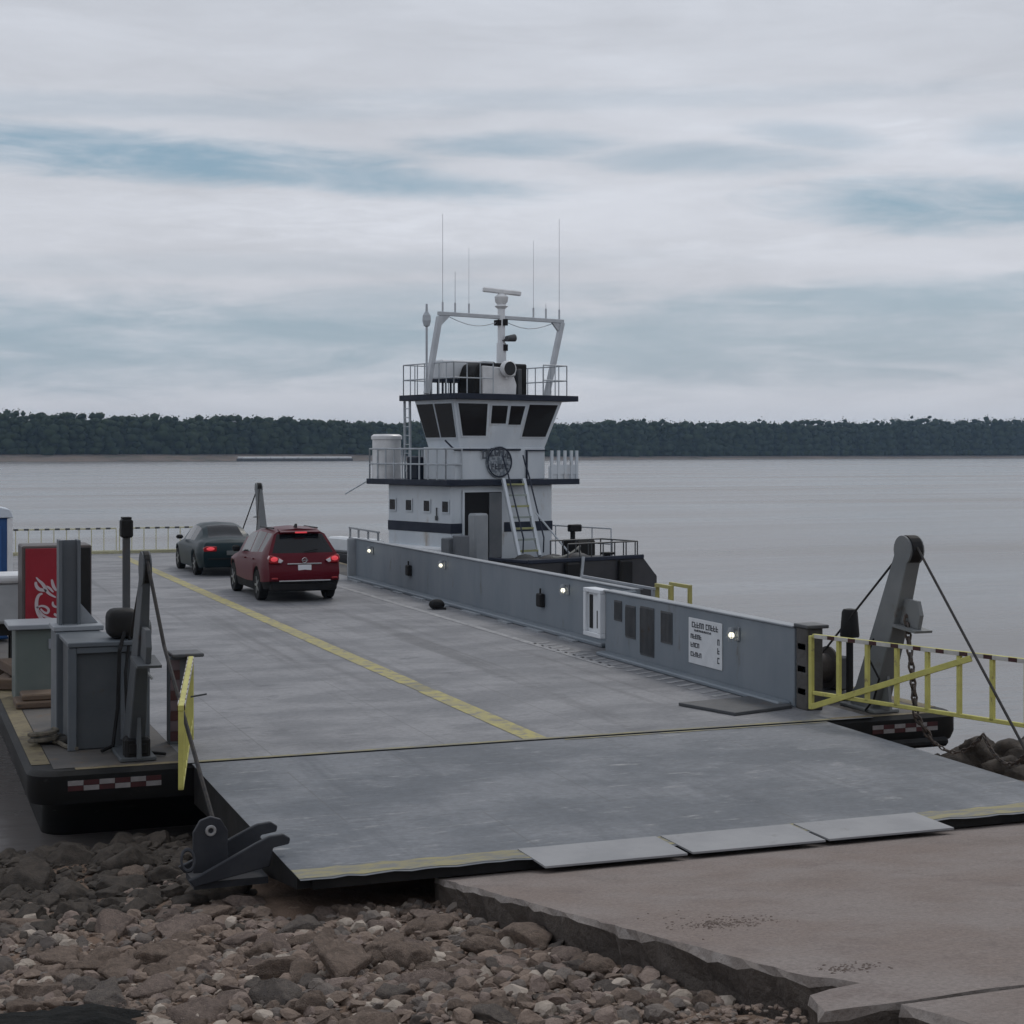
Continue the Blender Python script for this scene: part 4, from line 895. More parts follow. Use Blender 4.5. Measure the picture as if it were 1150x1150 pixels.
# goal-post mast frame
FR = mat('mast_white', (.50, .53, .56), (.42, .45, .48), (.28, .26, .25), scale=2, rough=.45, thr=(.64, .78))
b = MB(); b.bar((fx(479), 1.0, 5.23), (fx(493.5), 1.0, 7.62), .16, .16, up=(0, 1, 0), bev=.01); b.bar((4.02, 1.0, 5.23), (4.66, 1.0, 7.66), .16, .16, up=(0, 1, 0), bev=.01)
b.bar((fx(492), 1.0, 7.72), (4.72, 1.0, 7.70), .12, .12, up=(0, 1, 0), bev=.01)
b.prism([(fx(494), 7.66), (fx(493), 7.3), (fx(505), 7.66)], 'y', .96, 1.04); b.prism([(4.64, 7.62), (4.56, 7.3), (4.24, 7.64)], 'y', .96, 1.04); T(b, 'mast_frame', FR)
for u, vt, r_ in ((497, 240, .010), (511, 305, .011), (526.5, 278, .007), (599, 270, .008), (613, 341, .010), (628, 246, .010)):
    x = fx(u); zt = fz(vt, x); zb = 7.78
    b = MB(); b.tube((x, 1.0, zb-.1), (x, 1.0, zb+.3), .03, 8); b.tube((x, 1.0, zb+.3), (x, 1.0, max(zt, zb+.4)), r_, 6, r_*.6); T(b, 'antenna', FR)
b = MB(); b.path([Vector((fx(505), 1.0, 7.62)).lerp(Vector((4.3, 1.0, 7.62)), i/12)-Vector((0, 0, .22*abs(math.sin(math.pi*i/6)))) for i in range(13)], .012); T(b, 'signal_line', RAILM)
xm = fx(563)
b = MB(); b.tube((xm, 1.0, 5.23), (xm, 1.0, 6.9), .17, 14, .15); b.tube((xm, 1.0, 6.9), (xm, 1.0, 8.0), .12, 12); T(b, 'radar_mast', WHITE, smooth=40)
b = MB()
for z in (6.75, 7.55): b.tube((xm+.05, .86, z-.10), (xm+.05, .86, z+.10), .085, 12)
b.box(xm-.22, xm-.08, .9, 1.1, 7.45, 7.62); T(b, 'navigation_light', BLACK)
b = MB(); b.tube((xm-.02, .7, 7.02), (xm+.30, .7, 7.06), .09, 12, .12); b.bar((xm, 1.0, 7.0), (xm+.1, .7, 7.0), .04, .04); b.box(xm-.05, xm+.3, .75, 1.05, 6.96, 6.99); T(b, 'horn', DGREY)
b = MB(); b.lathe([(.10, 7.95), (.14, 8.0), (.22, 8.06), (.13, 8.12), (.20, 8.2), (.22, 8.36), (.14, 8.42), (.1, 8.46)], (xm, 1.0, 0), 16); T(b, 'radar_pedestal', WHITEP, smooth=40)
b = MB(); b.box(-.62, .62, -.08, .08, -.075, .075, .03, Matrix.Translation((xm+.02, 1.0, 8.53)) @ Matrix.Rotation(R(-25), 4, 'Z') @ Matrix.Rotation(R(5.5), 4, 'Y')); T(b, 'radar_scanner', WHITEP)
x7 = fx(479, .2)
b = MB(); b.tube((x7, .2, 5.23), (x7, .2, 7.3), .035, 8); b.lathe([(.02, 7.2), (.09, 7.24), (.13, 7.4), (.12, 7.55), (.04, 7.68), (.03, 7.9)], (x7, .2, 0), 12); T(b, 'whistle_post', RAILM)
# foredeck gear
b = MB(); b.box(fx(530, -1), fx(546, -1), -1.15, -.75, .14, 1.62, .06); T(b, 'vent_trunk', mat('boat_pale_grey', (.22, .24, .26), (.27, .29, .31), scale=1.3, rough=.5))
b = MB(); b.box(fx(499, -1), fx(509, -1), -1.2, -.8, .14, .92, .03); b.box(fx(512, -1.4), fx(523, -1.4), -1.6, -1.2, .14, 1.0, .02); T(b, 'deck_locker', GREY)
b = MB(); b.box(2.95, 3.7, -1.9, -1.1, .14, .75, .05); b.tube((3.1, -1.5, .75), (3.1, -1.5, 1.15), .08, 10); b.box(2.95, 3.4, -1.6, -1.4, 1.0, 1.22, .03); T(b, 'capstan', BLACK)
b = MB()
for x, y, s in ((1.7, -2.3, .3), (2.4, -2.6, .35), (2.0, -2.0, .25), (1.1, -1.7, .28), (1.3, -2.6, .3)): b.ball((x, y, .2), s, 2, (1.3, 1, .7))
T(b, 'rope_pile', TDK, smooth=60)
b = MB()
for p_, q_ in (((1.2, -2.9, .35), (2.9, -2.1, .6)), ((2.3, -3.0, .3), (3.2, -1.6, .7))): b.path(sag(p_, q_, .12), .035)
T(b, 'hawser', mat('pale_hawser', (.22, .22, .20), rough=.8))
for p_, q_ in (((1.9, -1.2, 1.6), (2.4, -2.2, .4)),): b = MB(); b.path([p_, q_], .03); T(b, 'stay', RAILM)
DR = mat('dark_rail', (.05, .055, .06), rough=.5)
rail('bow_railing', [(.9, -4.0, .30), (3.55, -4.0, .30)], .50, .42, DR, .022, (1.0,))
rail('bow_railing', [(3.55, -3.9, .30), (3.55, -2.3, .30), (1.6, -2.3, .30)], .50, .5, DR, .022, (1.0,))
b = MB(); b.bar((1.05, -4.28, -1.0), (1.25, -4.28, .45), .10, .03, up=(0, 1, 0)); T(b, 'mooring_strap', RAILM)
b = MB(); b.lathe([(.10, .3), (.10, .42), (.22, .44), (.22, .5)], (2.55, -3.8, 0), 12); T(b, 'bollard', BLACK)
b = MB()
rail('main_deck_railing', [(4.05, -2.2, .14), (4.05, 8.8, .14)], .95, .9, RAILM, .022)
rr = random.Random(8)
b = MB(); b.box(-.62, -.05, .3, 3.8, .142, .55, .06); b.box(-.60, -.08, 4.2, 7.0, .142, .62, .06); T(b, 'side_locker', WHITE)

# ------------------------------------------------------------------ cars
def lerp_keys(keys, y):
    if y <= keys[0][0]: return keys[0][1:]
    for a, c in zip(keys, keys[1:]):
        if y <= c[0]:
            k = (y-a[0])/max(1e-6, c[0]-a[0]); k2 = k*k*(3-2*k)*.5+k*.5
            return tuple(p_+(q_-p_)*k2 for p_, q_ in zip(a[1:], c[1:]))
    return keys[-1][1:]
class Car: pass
def make_car(name, label, loc, rz_, D):
    """a body shell lofted along rails (sill, flank, shoulder, belt, glass top, roof) from the tail to the nose; y runs forward"""
    root = thing(name, label, D['cat'], loc, rz_)
    L_ = D['L']; rails = D['rails']; nR = len(rails); wheels = D['wheels']; wr = D['wr']
    st = sorted(set([0, .06, .14, .24, .36, .5]+[.5+.1*i for i in range(int((L_-1.0)/.1)+1)]+[L_-.5, L_-.36, L_-.22, L_-.1, L_]+D['cuts']+[yw+d_ for yw in wheels for d_ in (-.41, -.36, -.28, -.18, -.08, .0, .08, .18, .28, .36, .41)]))
    st = [s_ for i, s_ in enumerate(st) if i == 0 or s_-st[i-1] > .012 or s_ in D['cuts']]
    P = []
    for s_ in st:
        row = []
        for k, rail_ in enumerate(rails):
            y = s_+D['tail'][k]*max(0, 1-s_/.75)**1.6-D['nose'][k]*max(0, 1-(L_-s_)/.9)**1.6
            x, z = lerp_keys(rail_, y)
            ar = 0
            for yw in wheels:
                d = abs(y-yw)
                if d < wr+.055: ar = max(ar, wr+math.sqrt((wr+.055)**2-d*d))
            if k == 0 and ar: z = max(z, ar)
            if k == 1 and ar: z = max(z, ar+.03)
            if k == 2 and ar: z = max(z, ar+.06)
            row.append(Vector((x, y, z)))
        P.append(row)
    nS = len(st); groups = {}
    def add(g, *pts): groups.setdefault(g, []).append(pts)
    def mir(v): return Vector((-v.x, v.y, v.z))
    gl = D['glass_rail']
    for i in range(nS-1):
        ym = (st[i]+st[i+1])/2
        for k in range(nR-1):
            g = 'body'
            if k < D['clad']: g = 'lower_cladding'
            if k == gl:
                for j, (a_, c_) in enumerate(D['side_glass']):
                    if a_ < ym < c_: g = 'side_window', j
            if k > gl and D['screen'][0] < ym < D['screen'][1]: g = 'windshield'
            if k > gl and 'backlight' in D and D['backlight'][0] < ym < D['backlight'][1] and k >= gl+2: g = 'rear_window'
            a, b_, c_, d = P[i][k], P[i+1][k], P[i+1][k+1], P[i][k+1]
            add(g if not isinstance(g, tuple) else g+(1,), a, b_, c_, d); add(g if not isinstance(g, tuple) else g+(-1,), mir(d), mir(c_), mir(b_), mir(a))
        a, b_ = P[i][-1], P[i+1][-1]; g = 'body'
        if D['screen'][0] < ym < D['screen'][1]: g = 'windshield'
        if 'backlight' in D and D['backlight'][0] < ym < D['backlight'][1]: g = 'rear_window'
        ca, cb = Vector((0, a.y, a.z+D['crown'])), Vector((0, b_.y, b_.z+D['crown']))
        add(g, a, b_, cb, ca); add(g, ca, cb, mir(b_), mir(a))
    ts = [-1, -.90, -.55, 0, .55, .90, 1]
    for end, row in ((0, P[0]), (1, P[-1])):
        bulge = -.05 if end == 0 else .09
        def across(v, t_): return Vector((v.x*t_, v.y+bulge*(1-t_*t_), v.z))
        for k in range(nR-1):
            for ta, tb in zip(ts, ts[1:]):
                g = 'body'
                if end == 0 and D.get('rear_win_rail') == k and ta > -.95 and tb < .95: g = 'rear_window'
                if k < D['clad']: g = 'lower_cladding'
                q = [across(row[k], ta), across(row[k], tb), across(row[k+1], tb), across(row[k+1], ta)]
                add(g, *(q if end == 0 else q[::-1]))
        for ta, tb in zip(ts, ts[1:]):      # close between top rail and the centre crown
            q = [across(row[-1], ta), across(row[-1], tb), Vector((row[-1].x*tb, row[-1].y, row[-1].z+D['crown']*(1-abs(tb)))), Vector((row[-1].x*ta, row[-1].y, row[-1].z+D['crown']*(1-abs(ta))))]
            add('body', *q)
    for g, fs in groups.items():
        b = MB()
        for f in fs:
            pts = []
            for q in f:
                if not pts or (q-pts[-1]).length > 1e-4: pts.append(q)
            if len(pts) > 2 and (pts[0]-pts[-1]).length < 1e-4: pts.pop()
            if len(pts) < 3: continue
            try: b.b.faces.new([b.b.verts.new(q) for q in pts])
            except ValueError: pass
        bmesh.ops.remove_doubles(b.b, verts=b.b.verts, dist=.0006)
        bmesh.ops.dissolve_degenerate(b.b, edges=b.b.edges, dist=.0005)
        bmesh.ops.recalc_face_normals(b.b, faces=b.b.faces)
        nm = g[0] if isinstance(g, tuple) else g
        m = D['paint'] if nm == 'body' else (D['clad_mat'] if nm == 'lower_cladding' else GLASS)
        b.build(nm, m, root, world=False, smooth=38)
    # dark inner floor and wheel wells
    b = MB(); hw = rails[0][2][1] if len(rails[0]) > 2 else .8
    b.box(-hw+.16, hw-.16, .25, L_-.3, .24, .72); b.build('underbody', RUBBER, root, world=False)
    for yw in wheels:
        for s_ in (-1, 1):
            xo = s_*D['wx']; b = MB()
            b.lathe([(wr*.62, -.095), (wr*.93, -.105), (wr, -.08), (wr, .08), (wr*.93, .105), (wr*.62, .095)], (xo, yw, wr), 28, 'x'); wh_ = b.build('wheel', RUBBER, root, world=False, smooth=40)
            b = MB(); b.tube((xo-s_*.06, yw, wr), (xo+s_*.075, yw, wr), wr*.62, 24)
            for j in range(5):
                a = j*2*math.pi/5; b.bar((xo+s_*.088, yw, wr), (xo+s_*.088, yw+math.cos(a)*wr*.57, wr+math.sin(a)*wr*.57), .05, .03, up=(1, 0, 0))
            b.build('rim', mat('alloy', (.32, .33, .34), rough=.3, metal=.8), wh_, world=False)
    return root
TAIL = mat('tail_lamp_red', (.30, .012, .015), rough=.15, coat=.6)
LIT = mat('tail_lamp_lit', (.8, .03, .04), emit=(1, .12, .15), estr=.3, rough=.2)
CLEARL = mat('lamp_clear', (.62, .60, .62), rough=.12, spec=.7)
PLATE = mat('number_plate', (.62, .63, .66), rough=.4)
def part(root, name, m, fn, smooth=None):
    b = MB(); fn(b); return b.build(name, m, root, world=False, smooth=smooth)

SUVP = mat('car_paint_red', (.088, .003, .010), rough=.38, metal=.0, coat=.05, spec=.16)
D = dict(cat='car', crown=.035, L=4.63, wr=.355, wheels=[.98, 3.69], wx=.80, clad=1, paint=SUVP, clad_mat=RUBBER, glass_rail=5, rear_win_rail=5,
    tail=[.14, .05, .0, .07, .14, .19, .52, .60], nose=[.22, .12, .05, .10, .30, .32, .34, .34],
    cuts=[.62, 1.02, 1.10, 1.86, 1.96, 2.86, 3.05, 3.7], side_glass=[(.62, 1.02), (1.10, 1.86), (1.96, 2.86)], screen=(2.90, 3.66),
    rails=[
     [(0, .70, .34), (.35, .84, .30), (1.2, .86, .22), (3.4, .86, .22), (4.2, .84, .26), (4.63, .62, .26)],
     [(0, .80, .50), (.4, .905, .46), (2.2, .905, .40), (3.9, .90, .44), (4.63, .68, .42)],
     [(0, .82, .66), (.4, .92, .66), (2.2, .92, .62), (3.9, .915, .66), (4.63, .70, .60)],
     [(0, .81, .86), (.4, .915, .90), (2.2, .92, .86), (3.9, .90, .84), (4.63, .70, .74)],
     [(0, .79, 1.06), (.5, .885, 1.07), (2.2, .885, 1.02), (3.2, .87, .99), (3.9, .80, .92), (4.63, .60, .82)],
     [(0, .765, 1.12), (.5, .85, 1.14), (2.2, .86, 1.07), (3.1, .85, 1.04), (3.7, .74, .98), (4.63, .50, .84)],
     [(0, .56, 1.50), (.6, .60, 1.55), (1.6, .65, 1.575), (2.6, .64, 1.50), (3.05, .70, 1.36), (3.5, .72, 1.08), (3.7, .60, 1.02), (4.63, .4, .86)],
     [(0, .42, 1.58), (.6, .43, 1.64), (1.6, .46, 1.67), (2.5, .45, 1.60), (3.0, .58, 1.45), (3.62, .56, 1.07), (3.75, .5, 1.04), (4.63, .3, .87)]])
suv = make_car('car', 'dark red SUV with lit brake lights waiting on the ferry deck', (8.97, 37.0, 0), R(.3), D)
BK = mat('black_trim', (.012, .012, .013), spec=.18, rough=.4)
part(suv, 'spoiler', SUVP, lambda b: b.prism([(.36, 1.60), (.38, 1.57), (.74, 1.625), (.74, 1.665)], 'x', -.47, .47, .006))
part(suv, 'high_brake_light', LIT, lambda b: b.box(-.14, .14, .335, .38, 1.57, 1.605, .008))
for s_ in (-1, 1):
    tl_ = part(suv, 'tail_light', TAIL, lambda b: b.prism([(s_*.50, .98), (s_*.56, .90), (s_*.80, .90), (s_*.84, 1.0), (s_*.80, 1.10), (s_*.60, 1.04)], 'y', .0, .2, .02))
    part(tl_, 'lit_lens', LIT, lambda b: b.ball((s_*.71, .0, 1.0), .075, 2, (1.15, .35, .75)))
    part(tl_, 'clear_lens', CLEARL, lambda b: b.prism([(s_*.50, .965), (s_*.56, .91), (s_*.62, .93), (s_*.60, 1.02)], 'y', -.018, .05, .006))
    part(suv, 'wing_mirror', BK, lambda b: b.box(s_*.98-.09, s_*.98+.09, 2.92, 3.02, 1.03, 1.18, .04))
    part(suv, 'roof_rail', BK, lambda b: b.bar((s_*.52, .9, 1.665), (s_*.54, 2.2, 1.655), .035, .03))
    part(suv, 'bumper_reflector', TAIL, lambda b: b.box(s_*.70-.07, s_*.70+.07, -.03, .03, .54, .58, .006))
    part(suv, 'door_handle', SUVP, lambda b: (b.box(s_*.925-.02, s_*.925+.02, 1.25, 1.45, .93, .96, .008), b.box(s_*.925-.02, s_*.925+.02, 2.15, 2.35, .91, .94, .008)))
part(suv, 'chrome_strip', CHROME, lambda b: b.bar((-.40, .005, .885), (.40, .005, .885), .02, .03, bev=.004))
bd = part(suv, 'badge', CHROME, lambda b: (b.torus((0, -.0, .965), .055, .011, Matrix.Rotation(R(90), 4, 'X'), 18, 6), b.bar((-.075, -.008, .965), (.075, -.008, .965), .012, .022)))
part(suv, 'number_plate', PLATE, lambda b: b.box(-.155, .155, -.018, .012, .735, .86, .006))
part(suv, 'bumper_strip', CHROME, lambda b: b.bar((-.60, -.035, .50), (.60, -.035, .50), .02, .025, bev=.004))
part(suv, 'model_lettering', CHROME, lambda b: [b.box(-.62+i*.035, -.60+i*.035, .005, .03, .685, .715) for i in range(5)])
part(suv, 'bumper_cover', RUBBER, lambda b: b.box(-.78, .78, .04, .24, .26, .46, .05, seg=2))
part(suv, 'roof_antenna', BK, lambda b: b.prism([(.80, 1.67), (1.04, 1.68), (.88, 1.77), (.82, 1.77)], 'x', -.02, .02))
part(suv, 'rear_wiper', BK, lambda b: b.bar((0.0, .12, 1.15), (.34, .15, 1.20), .012, .02))

SEDP = mat('car_paint_green', (.007, .020, .025), rough=.4, metal=.0, coat=.05, spec=.18)
D = dict(cat='car', crown=.03, L=4.85, wr=.315, wheels=[1.02, 3.75], wx=.765, clad=0, paint=SEDP, clad_mat=RUBBER, glass_rail=5,
    tail=[.16, .06, .0, .02, .06, .12, .20, .22], nose=[.22, .12, .05, .10, .30, .32, .34, .34],
    cuts=[.78, 1.28, 1.36, 1.95, 2.02, 2.85, 1.48], side_glass=[(1.42, 1.95), (2.02, 2.85)], screen=(2.80, 3.55), backlight=(.80, 1.46),
    rails=[
     [(0, .66, .30), (.35, .80, .24), (1.2, .84, .20), (3.4, .84, .20), (4.85, .55, .26)],
     [(0, .76, .46), (.45, .875, .42), (2.4, .885, .38), (4.0, .86, .42), (4.85, .60, .42)],
     [(0, .79, .62), (.45, .895, .60), (2.4, .90, .56), (4.0, .875, .58), (4.85, .62, .55)],
     [(0, .77, .78), (.45, .885, .80), (2.4, .89, .76), (4.0, .86, .74), (4.85, .62, .64)],
     [(0, .72, .90), (.45, .83, .93), (2.4, .845, .90), (3.2, .84, .87), (4.0, .76, .80), (4.85, .5, .68)],
     [(0, .66, .945), (.5, .77, .975), (2.4, .80, .94), (3.1, .79, .92), (3.7, .66, .86), (4.85, .42, .70)],
     [(0, .60, .96), (.55, .68, 1.0), (.78, .64, 1.03), (1.40, .58, 1.28), (1.9, .575, 1.335), (2.5, .57, 1.33), (2.9, .62, 1.23), (3.5, .64, .95), (4.85, .34, .72)],
     [(0, .52, .97), (.55, .60, 1.01), (.80, .50, 1.05), (1.46, .42, 1.355), (1.9, .42, 1.41), (2.5, .42, 1.40), (2.85, .50, 1.29), (3.55, .50, .955), (4.85, .26, .73)]])
sed = make_car('car', 'dark green sedan ahead of the red SUV with its left brake light lit', (8.95, 45.4, 0), R(.2), D)
for s_ in (-1, 1):
    tl_ = part(sed, 'tail_light', TAIL, lambda b: b.prism([(s_*.42, .70), (s_*.78, .70), (s_*.80, .80), (s_*.70, .86), (s_*.42, .84)], 'y', -.035, .12, .02))
    part(tl_, 'lit_lens', LIT, lambda b: b.ball((s_*.60, -.03, .78), .075, 2, (1.6, .35, .7)))
    part(sed, 'wing_mirror', BK, lambda b: b.box(s_*.96-.1, s_*.96+.1, 2.78, 2.9, .93, 1.05, .04))
part(sed, 'number_plate', mat('dull_plate', (.10, .11, .11), rough=.5), lambda b: b.box(-.155, .155, -.065, -.03, .60, .72, .006))
part(sed, 'bumper_strip', BK, lambda b: b.bar((-.66, -.045, .50), (.66, -.045, .50), .03, .05, bev=.01))

# ------------------------------------------------------------------ rocks
ROCKM = [mat('rock_brown', (0.275, 0.211, 0.170), (0.185, 0.143, 0.116), (0.383, 0.307, 0.256), scale=3.2, spec=.1, rough=.9, bump=1.0, bscale=13, thr=(.55, .72)),
         mat('rock_grey', (0.305, 0.239, 0.202), (0.215, 0.168, 0.145), (0.442, 0.350, 0.298), scale=3.5, spec=.1, rough=.9, bump=1.0, bscale=14, thr=(.55, .72)),
         mat('rock_reddish', (0.220, 0.188, 0.163), (0.158, 0.137, 0.124), (0.295, 0.275, 0.245), scale=3.0, spec=.1, rough=.9, bump=1.0, bscale=13, thr=(.58, .74)),
         mat('rock_pale', (0.468, 0.402, 0.340), (0.351, 0.298, 0.249), (0.222, 0.182, 0.150), scale=4, spec=.1, rough=.85, bump=.6, bscale=16, thr=(.58, .74))]
def rock_mesh(seed, m, sub=4):
    from mathutils import noise as mn
    r_ = random.Random(seed); b = MB(); b.ball((0, 0, 0), 1, sub)
    cuts = [Vector((r_.gauss(0, 1), r_.gauss(0, 1), r_.gauss(0, 1))).normalized() for _ in range(11)]; lim = [r_.uniform(.38, .82) for _ in cuts]
    sx, sy, sz_ = r_.uniform(.9, 1.35), r_.uniform(.75, 1.1), r_.uniform(.5, .78); o = Vector((seed*3.1, seed*1.7, 0))
    for v in b.b.verts:
        p_ = v.co.copy()
        for n_, l in zip(cuts, lim):
            d = p_.dot(n_)
            if d > l: p_ -= n_*(d-l)*.97
        p_ *= 1.12+.16*mn.noise(p_*1.8+o)+.09*mn.noise(p_*4.5+o)+.04*mn.noise(p_*11+o)
        v.co = (p_.x*sx, p_.y*sy, p_.z*sz_)
    me = bpy.data.meshes.new('rock')
    for f in b.b.faces: f.smooth = True
    for e in b.b.edges:
        if len(e.link_faces) == 2 and e.calc_face_angle(0) > R(16): e.smooth = False
    b.b.to_mesh(me); b.b.free(); me.materials.append(m); return me
ROCKM.append(mat('rock_wet_shaded', (0.094, 0.079, 0.067), (0.062, 0.054, 0.047), (0.138, 0.120, 0.101), scale=3, rough=.7, bump=.6, bscale=16, thr=(.6, .75), spec=.08))  # damp stone with the barge's shade painted into its dark tone
RM = [[rock_mesh(100*j+i, ROCKM[j]) for i in range(5 if j < 3 else 3)] for j in range(5)]
def visible(x, y, z):
    f = x*math.sin(YAW)+y*math.cos(YAW); r = x*math.cos(YAW)-y*math.sin(YAW)
    if f < 1: return False
    u = 575+1850*r/f; v = 508+1850*(3.44-z)/f
    return -40 < u < 1190 and v < 1190
rr = random.Random(77); cand = []; tries = 0
while len(cand) < 700 and tries < 60000:
    tries += 1
    x = rr.uniform(-1.0, 4.4); y = rr.uniform(8.2, 18.4)
    if not visible(x, y, gz(x, y)) or (x > 3.0 and y > 13.5) or math.hypot((x-.88)/1.1, y-10.2) < .6: continue
    s_ = .058+.17*rr.random()**2.7
    if y > 14.0: s_ = max(s_, rr.uniform(.08, .2))
    if x+s_ > 4.42: continue
    if x > 3.2 and y < 9.0 and s_ > .10: continue
    if any((x-a)**2+(y-c)**2 < (.80*(s_+d))**2 for a, c, d in cand): continue
    cand.append((x, y, s_))
big = [(4.25, 10.9, .20, 0), (2.95, 11.6, .17, 0), (3.5, 11.2, .15, 1), (1.9, 12.4, .17, 0), (1.25, 12.9, .22, 0), (2.0, 15.6, .3, 4), (2.75, 14.6, .26, 4), (1.3, 16.2, .28, 4), (2.2, 16.4, .26, 4), (3.1, 12.9, .16, 2), (2.45, 10.9, .16, 0), (.6, 13.4, .2, 1)]
sel = list(big)
for x, y, s_ in sorted(cand, key=lambda q: -q[2]*1.0/q[1]):
    if len(sel) >= 268: break
    if any((x-a)**2+(y-c)**2 < (.62*(s_+d))**2 for a, c, d, _ in sel): continue
    sel.append((x, y, s_, 4 if wet_shaded(x, y) else rr.choices([0, 1, 2, 3], [6, 3, 2.4, .9 if s_ < .11 else .15])[0]))
for i in range(32):        # rocks right of the ramp at the water's edge
    x = rr.uniform(12.9, 15.6); y = rr.uniform(15.5, 19.3); sel.append((x, y, rr.uniform(.2, .4), 4))
for i, (x, y, s_, k) in enumerate(sel):
    o = bpy.data.objects.new('rock', RM[k][i % len(RM[k])]); COL.objects.link(o)
    o.location = (x, y, gz(x, y)+s_*.20); o.scale = (s_*rr.uniform(.9, 1.15), s_, s_*rr.uniform(.65, 1.0)); o.rotation_euler = (rr.uniform(-.25, .25), rr.uniform(-.25, .25), rr.uniform(0, 6.28))
    lb = ['rough brown rock lying in the rubble of the river bank', 'rough grey rock lying in the rubble of the river bank', 'reddish rock lying in the rubble of the river bank', 'small pale rock lying in the rubble of the river bank', ''][k]
    if k == 4: lb = 'dark rock at the water edge beside the barge bow, coloured for damp and barge shade'
    if i >= len(sel)-32: lb = 'dark rock at the water edge right of the ramp'
    tag(o, lb, 'rock', 'rocks on the river bank')
# gravel between the rocks
class Scatter:
    def __init__(s): s.v = []; s.f = []; s.m = []
    def add(s, x, y, z, r, sc, mi, rr):
        n = len(s.v); a = rr.uniform(0, 6.3); c, sn = math.cos(a), math.sin(a)
        for q in ICO_V:
            k = r*rr.uniform(.7, 1.25); px_, py_ = q.x*sc[0]*k, q.y*sc[1]*k
            s.v.append((x+px_*c-py_*sn, y+px_*sn+py_*c, z+q.z*sc[2]*k))
        s.f += [tuple(n+i for i in f) for f in ICO_F]; s.m += [mi]*len(ICO_F)
    def build(s, name, mats):
        me = bpy.data.meshes.new(name); me.from_pydata(s.v, [], s.f); me.polygons.foreach_set('material_index', s.m)
        for m in mats: me.materials.append(m)
        o = bpy.data.objects.new(name, me); COL.objects.link(o); return o
BASE = []
for q in range(12):
    me_ = rock_mesh(900+q, ROCKM[0], 2); BASE.append(([tuple(v.co) for v in me_.vertices], [tuple(f.vertices) for f in me_.polygons])); bpy.data.meshes.remove(me_)
b = Scatter(); rr = random.Random(30); cnt = 0
while cnt < 3400:       # the many more small stones between the single rocks
    x = rr.uniform(-1.5, 4.5); y = rr.uniform(8.0, 18.2); z = gz(x, y)
    if x > 4.40 or not visible(x, y, z) or (x > 3.0 and y > 13.5) or math.hypot((x-.88)/1.1, y-10.2) < .55: continue
    cnt += 1; V_, F_ = rr.choice(BASE); k = rr.uniform(.026, .062) if rr.random() < .75 else rr.uniform(.06, .09); n = len(b.v)
    M = Matrix.Translation((x, y, z+k*.25)) @ Matrix.Rotation(rr.uniform(0, 6.3), 4, 'Z') @ Matrix.Rotation(rr.uniform(-.5, .5), 4, 'X') @ Matrix.Scale(k, 4)
    b.v += [tuple(M @ Vector(q)) for q in V_]; b.f += [tuple(n+i for i in f) for f in F_]; b.m += [4 if wet_shaded(x, y) else rr.choices([0, 1, 2, 3], [6, 3, 2.4, .9])[0]]*len(F_)
tag(b.build('rubble', ROCKM), 'countless small broken stones packed between the rocks of the bank', 'rubble', kind='stuff')
b = Scatter(); rr = random.Random(31); cnt = 0
while cnt < 12000:
    x = rr.uniform(-1.5, 4.6); y = rr.uniform(7.0, 18.0); z = gz(x, y)
    if x > 4.40 or not visible(x, y, z) or (x > 3.0 and y > 13.5) or math.hypot((x-.88)/1.1, y-10.2) < .55: continue
    cnt += 1; s_ = rr.uniform(.008, .024)
    b.add(x, y, z+s_*.3, s_, (rr.uniform(.9, 1.6), 1, rr.uniform(.5, .85)), 4 if wet_shaded(x, y) else rr.choices([0, 1, 2, 3], [6, 4, 2.4, .8])[0], rr)
tag(b.build('gravel', ROCKM), 'loose gravel filling the gaps between the stones', 'gravel', kind='stuff')
b = Scatter(); rr = random.Random(41)       # dry leaves and grit blown onto the slipway
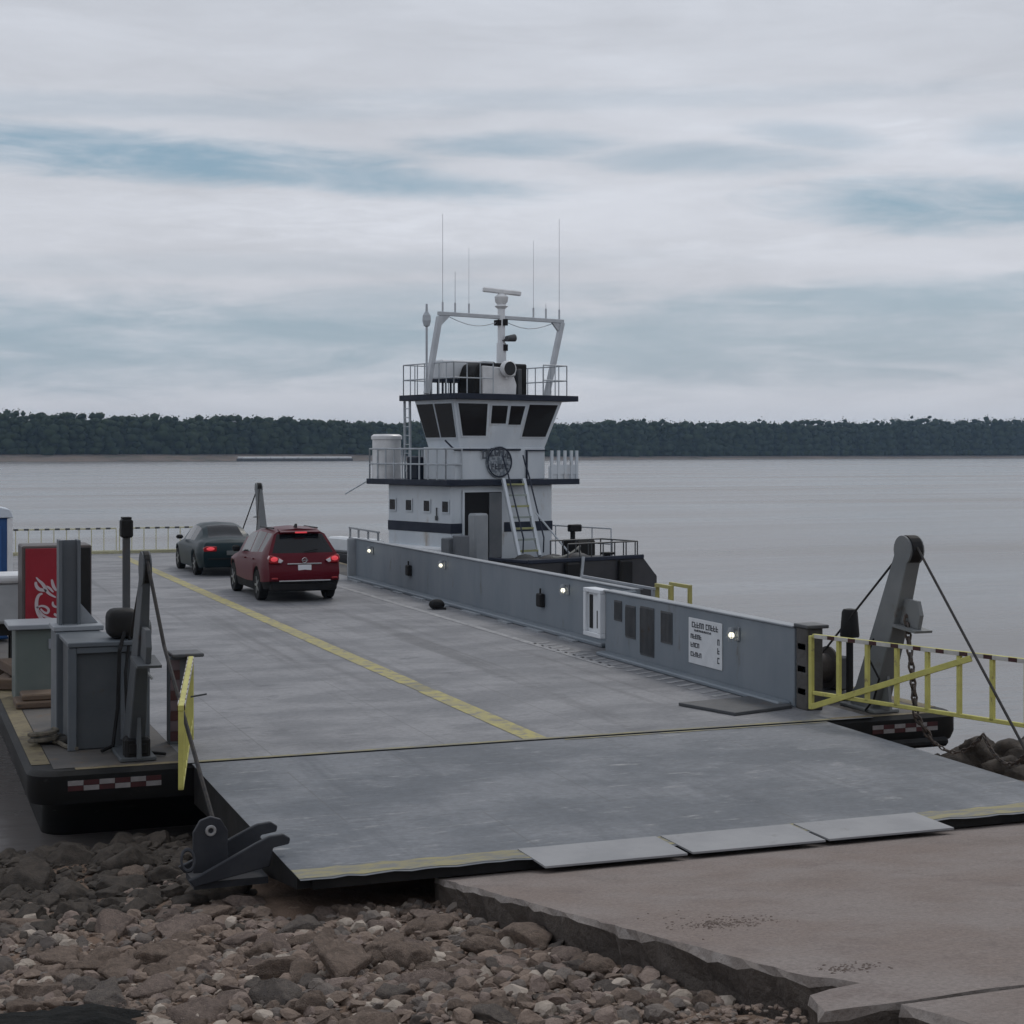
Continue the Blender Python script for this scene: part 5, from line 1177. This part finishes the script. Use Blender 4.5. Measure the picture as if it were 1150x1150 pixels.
for cx, cy, n, sp in ((5.0, 9.35, 260, .16), (4.85, 9.6, 60, .35), (4.75, 7.5, 90, .10)):
    for i in range(n):
        x = rr.gauss(cx, sp); y = rr.gauss(cy, sp*.7)
        if x < 4.6 or y > 12.6 or y < 6.8: continue
        s_ = rr.uniform(.003, .009); b.add(x, y, sz(y)+s_*.2, s_, (1.4, 1, .5), 0, rr)
tag(b.build('grit', [mat('grit_dark', (.105, .075, .062), (.15, .118, .10), scale=8, rough=.95)]), 'dark grit and leaf litter scattered on the slipway', 'grit', kind='stuff')
# black patch of ground painting in the shade of the near left corner
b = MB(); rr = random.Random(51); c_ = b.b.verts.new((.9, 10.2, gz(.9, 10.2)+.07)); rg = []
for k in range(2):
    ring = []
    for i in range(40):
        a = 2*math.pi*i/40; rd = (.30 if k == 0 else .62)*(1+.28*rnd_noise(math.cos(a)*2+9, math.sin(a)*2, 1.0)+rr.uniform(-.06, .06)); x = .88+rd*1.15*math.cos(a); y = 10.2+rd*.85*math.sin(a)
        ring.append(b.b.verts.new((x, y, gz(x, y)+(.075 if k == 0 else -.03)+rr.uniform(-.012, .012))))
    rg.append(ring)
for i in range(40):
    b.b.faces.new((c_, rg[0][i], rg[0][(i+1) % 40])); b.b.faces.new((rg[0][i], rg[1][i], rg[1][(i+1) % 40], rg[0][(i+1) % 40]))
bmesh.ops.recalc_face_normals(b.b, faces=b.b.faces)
tag(b.build('shade_patch', mat('shade_black', (.010, .011, .011), (.018, .018, .017), scale=6, rough=.8, bump=1.0, bscale=18, spec=.1, world=True), smooth=70), kind='structure')

# ------------------------------------------------------------------ haze over the river
hz = MB(); hz.box(-2600, 3600, -62, 3600, -8, 60)
hm = bpy.data.materials.new('river_haze'); hm.use_nodes = True; t = hm.node_tree; t.nodes.clear()
ho = t.nodes.new('ShaderNodeOutputMaterial'); pv = t.nodes.new('ShaderNodeVolumePrincipled'); pv.inputs['Color'].default_value = (.50, .72, 1, 1)
pv.inputs['Density'].default_value = .00013; t.links.new(pv.outputs[0], ho.inputs['Volume'])
tag(hz.build('haze', hm), 'thin pale haze in the air over the river', 'haze', kind='stuff')
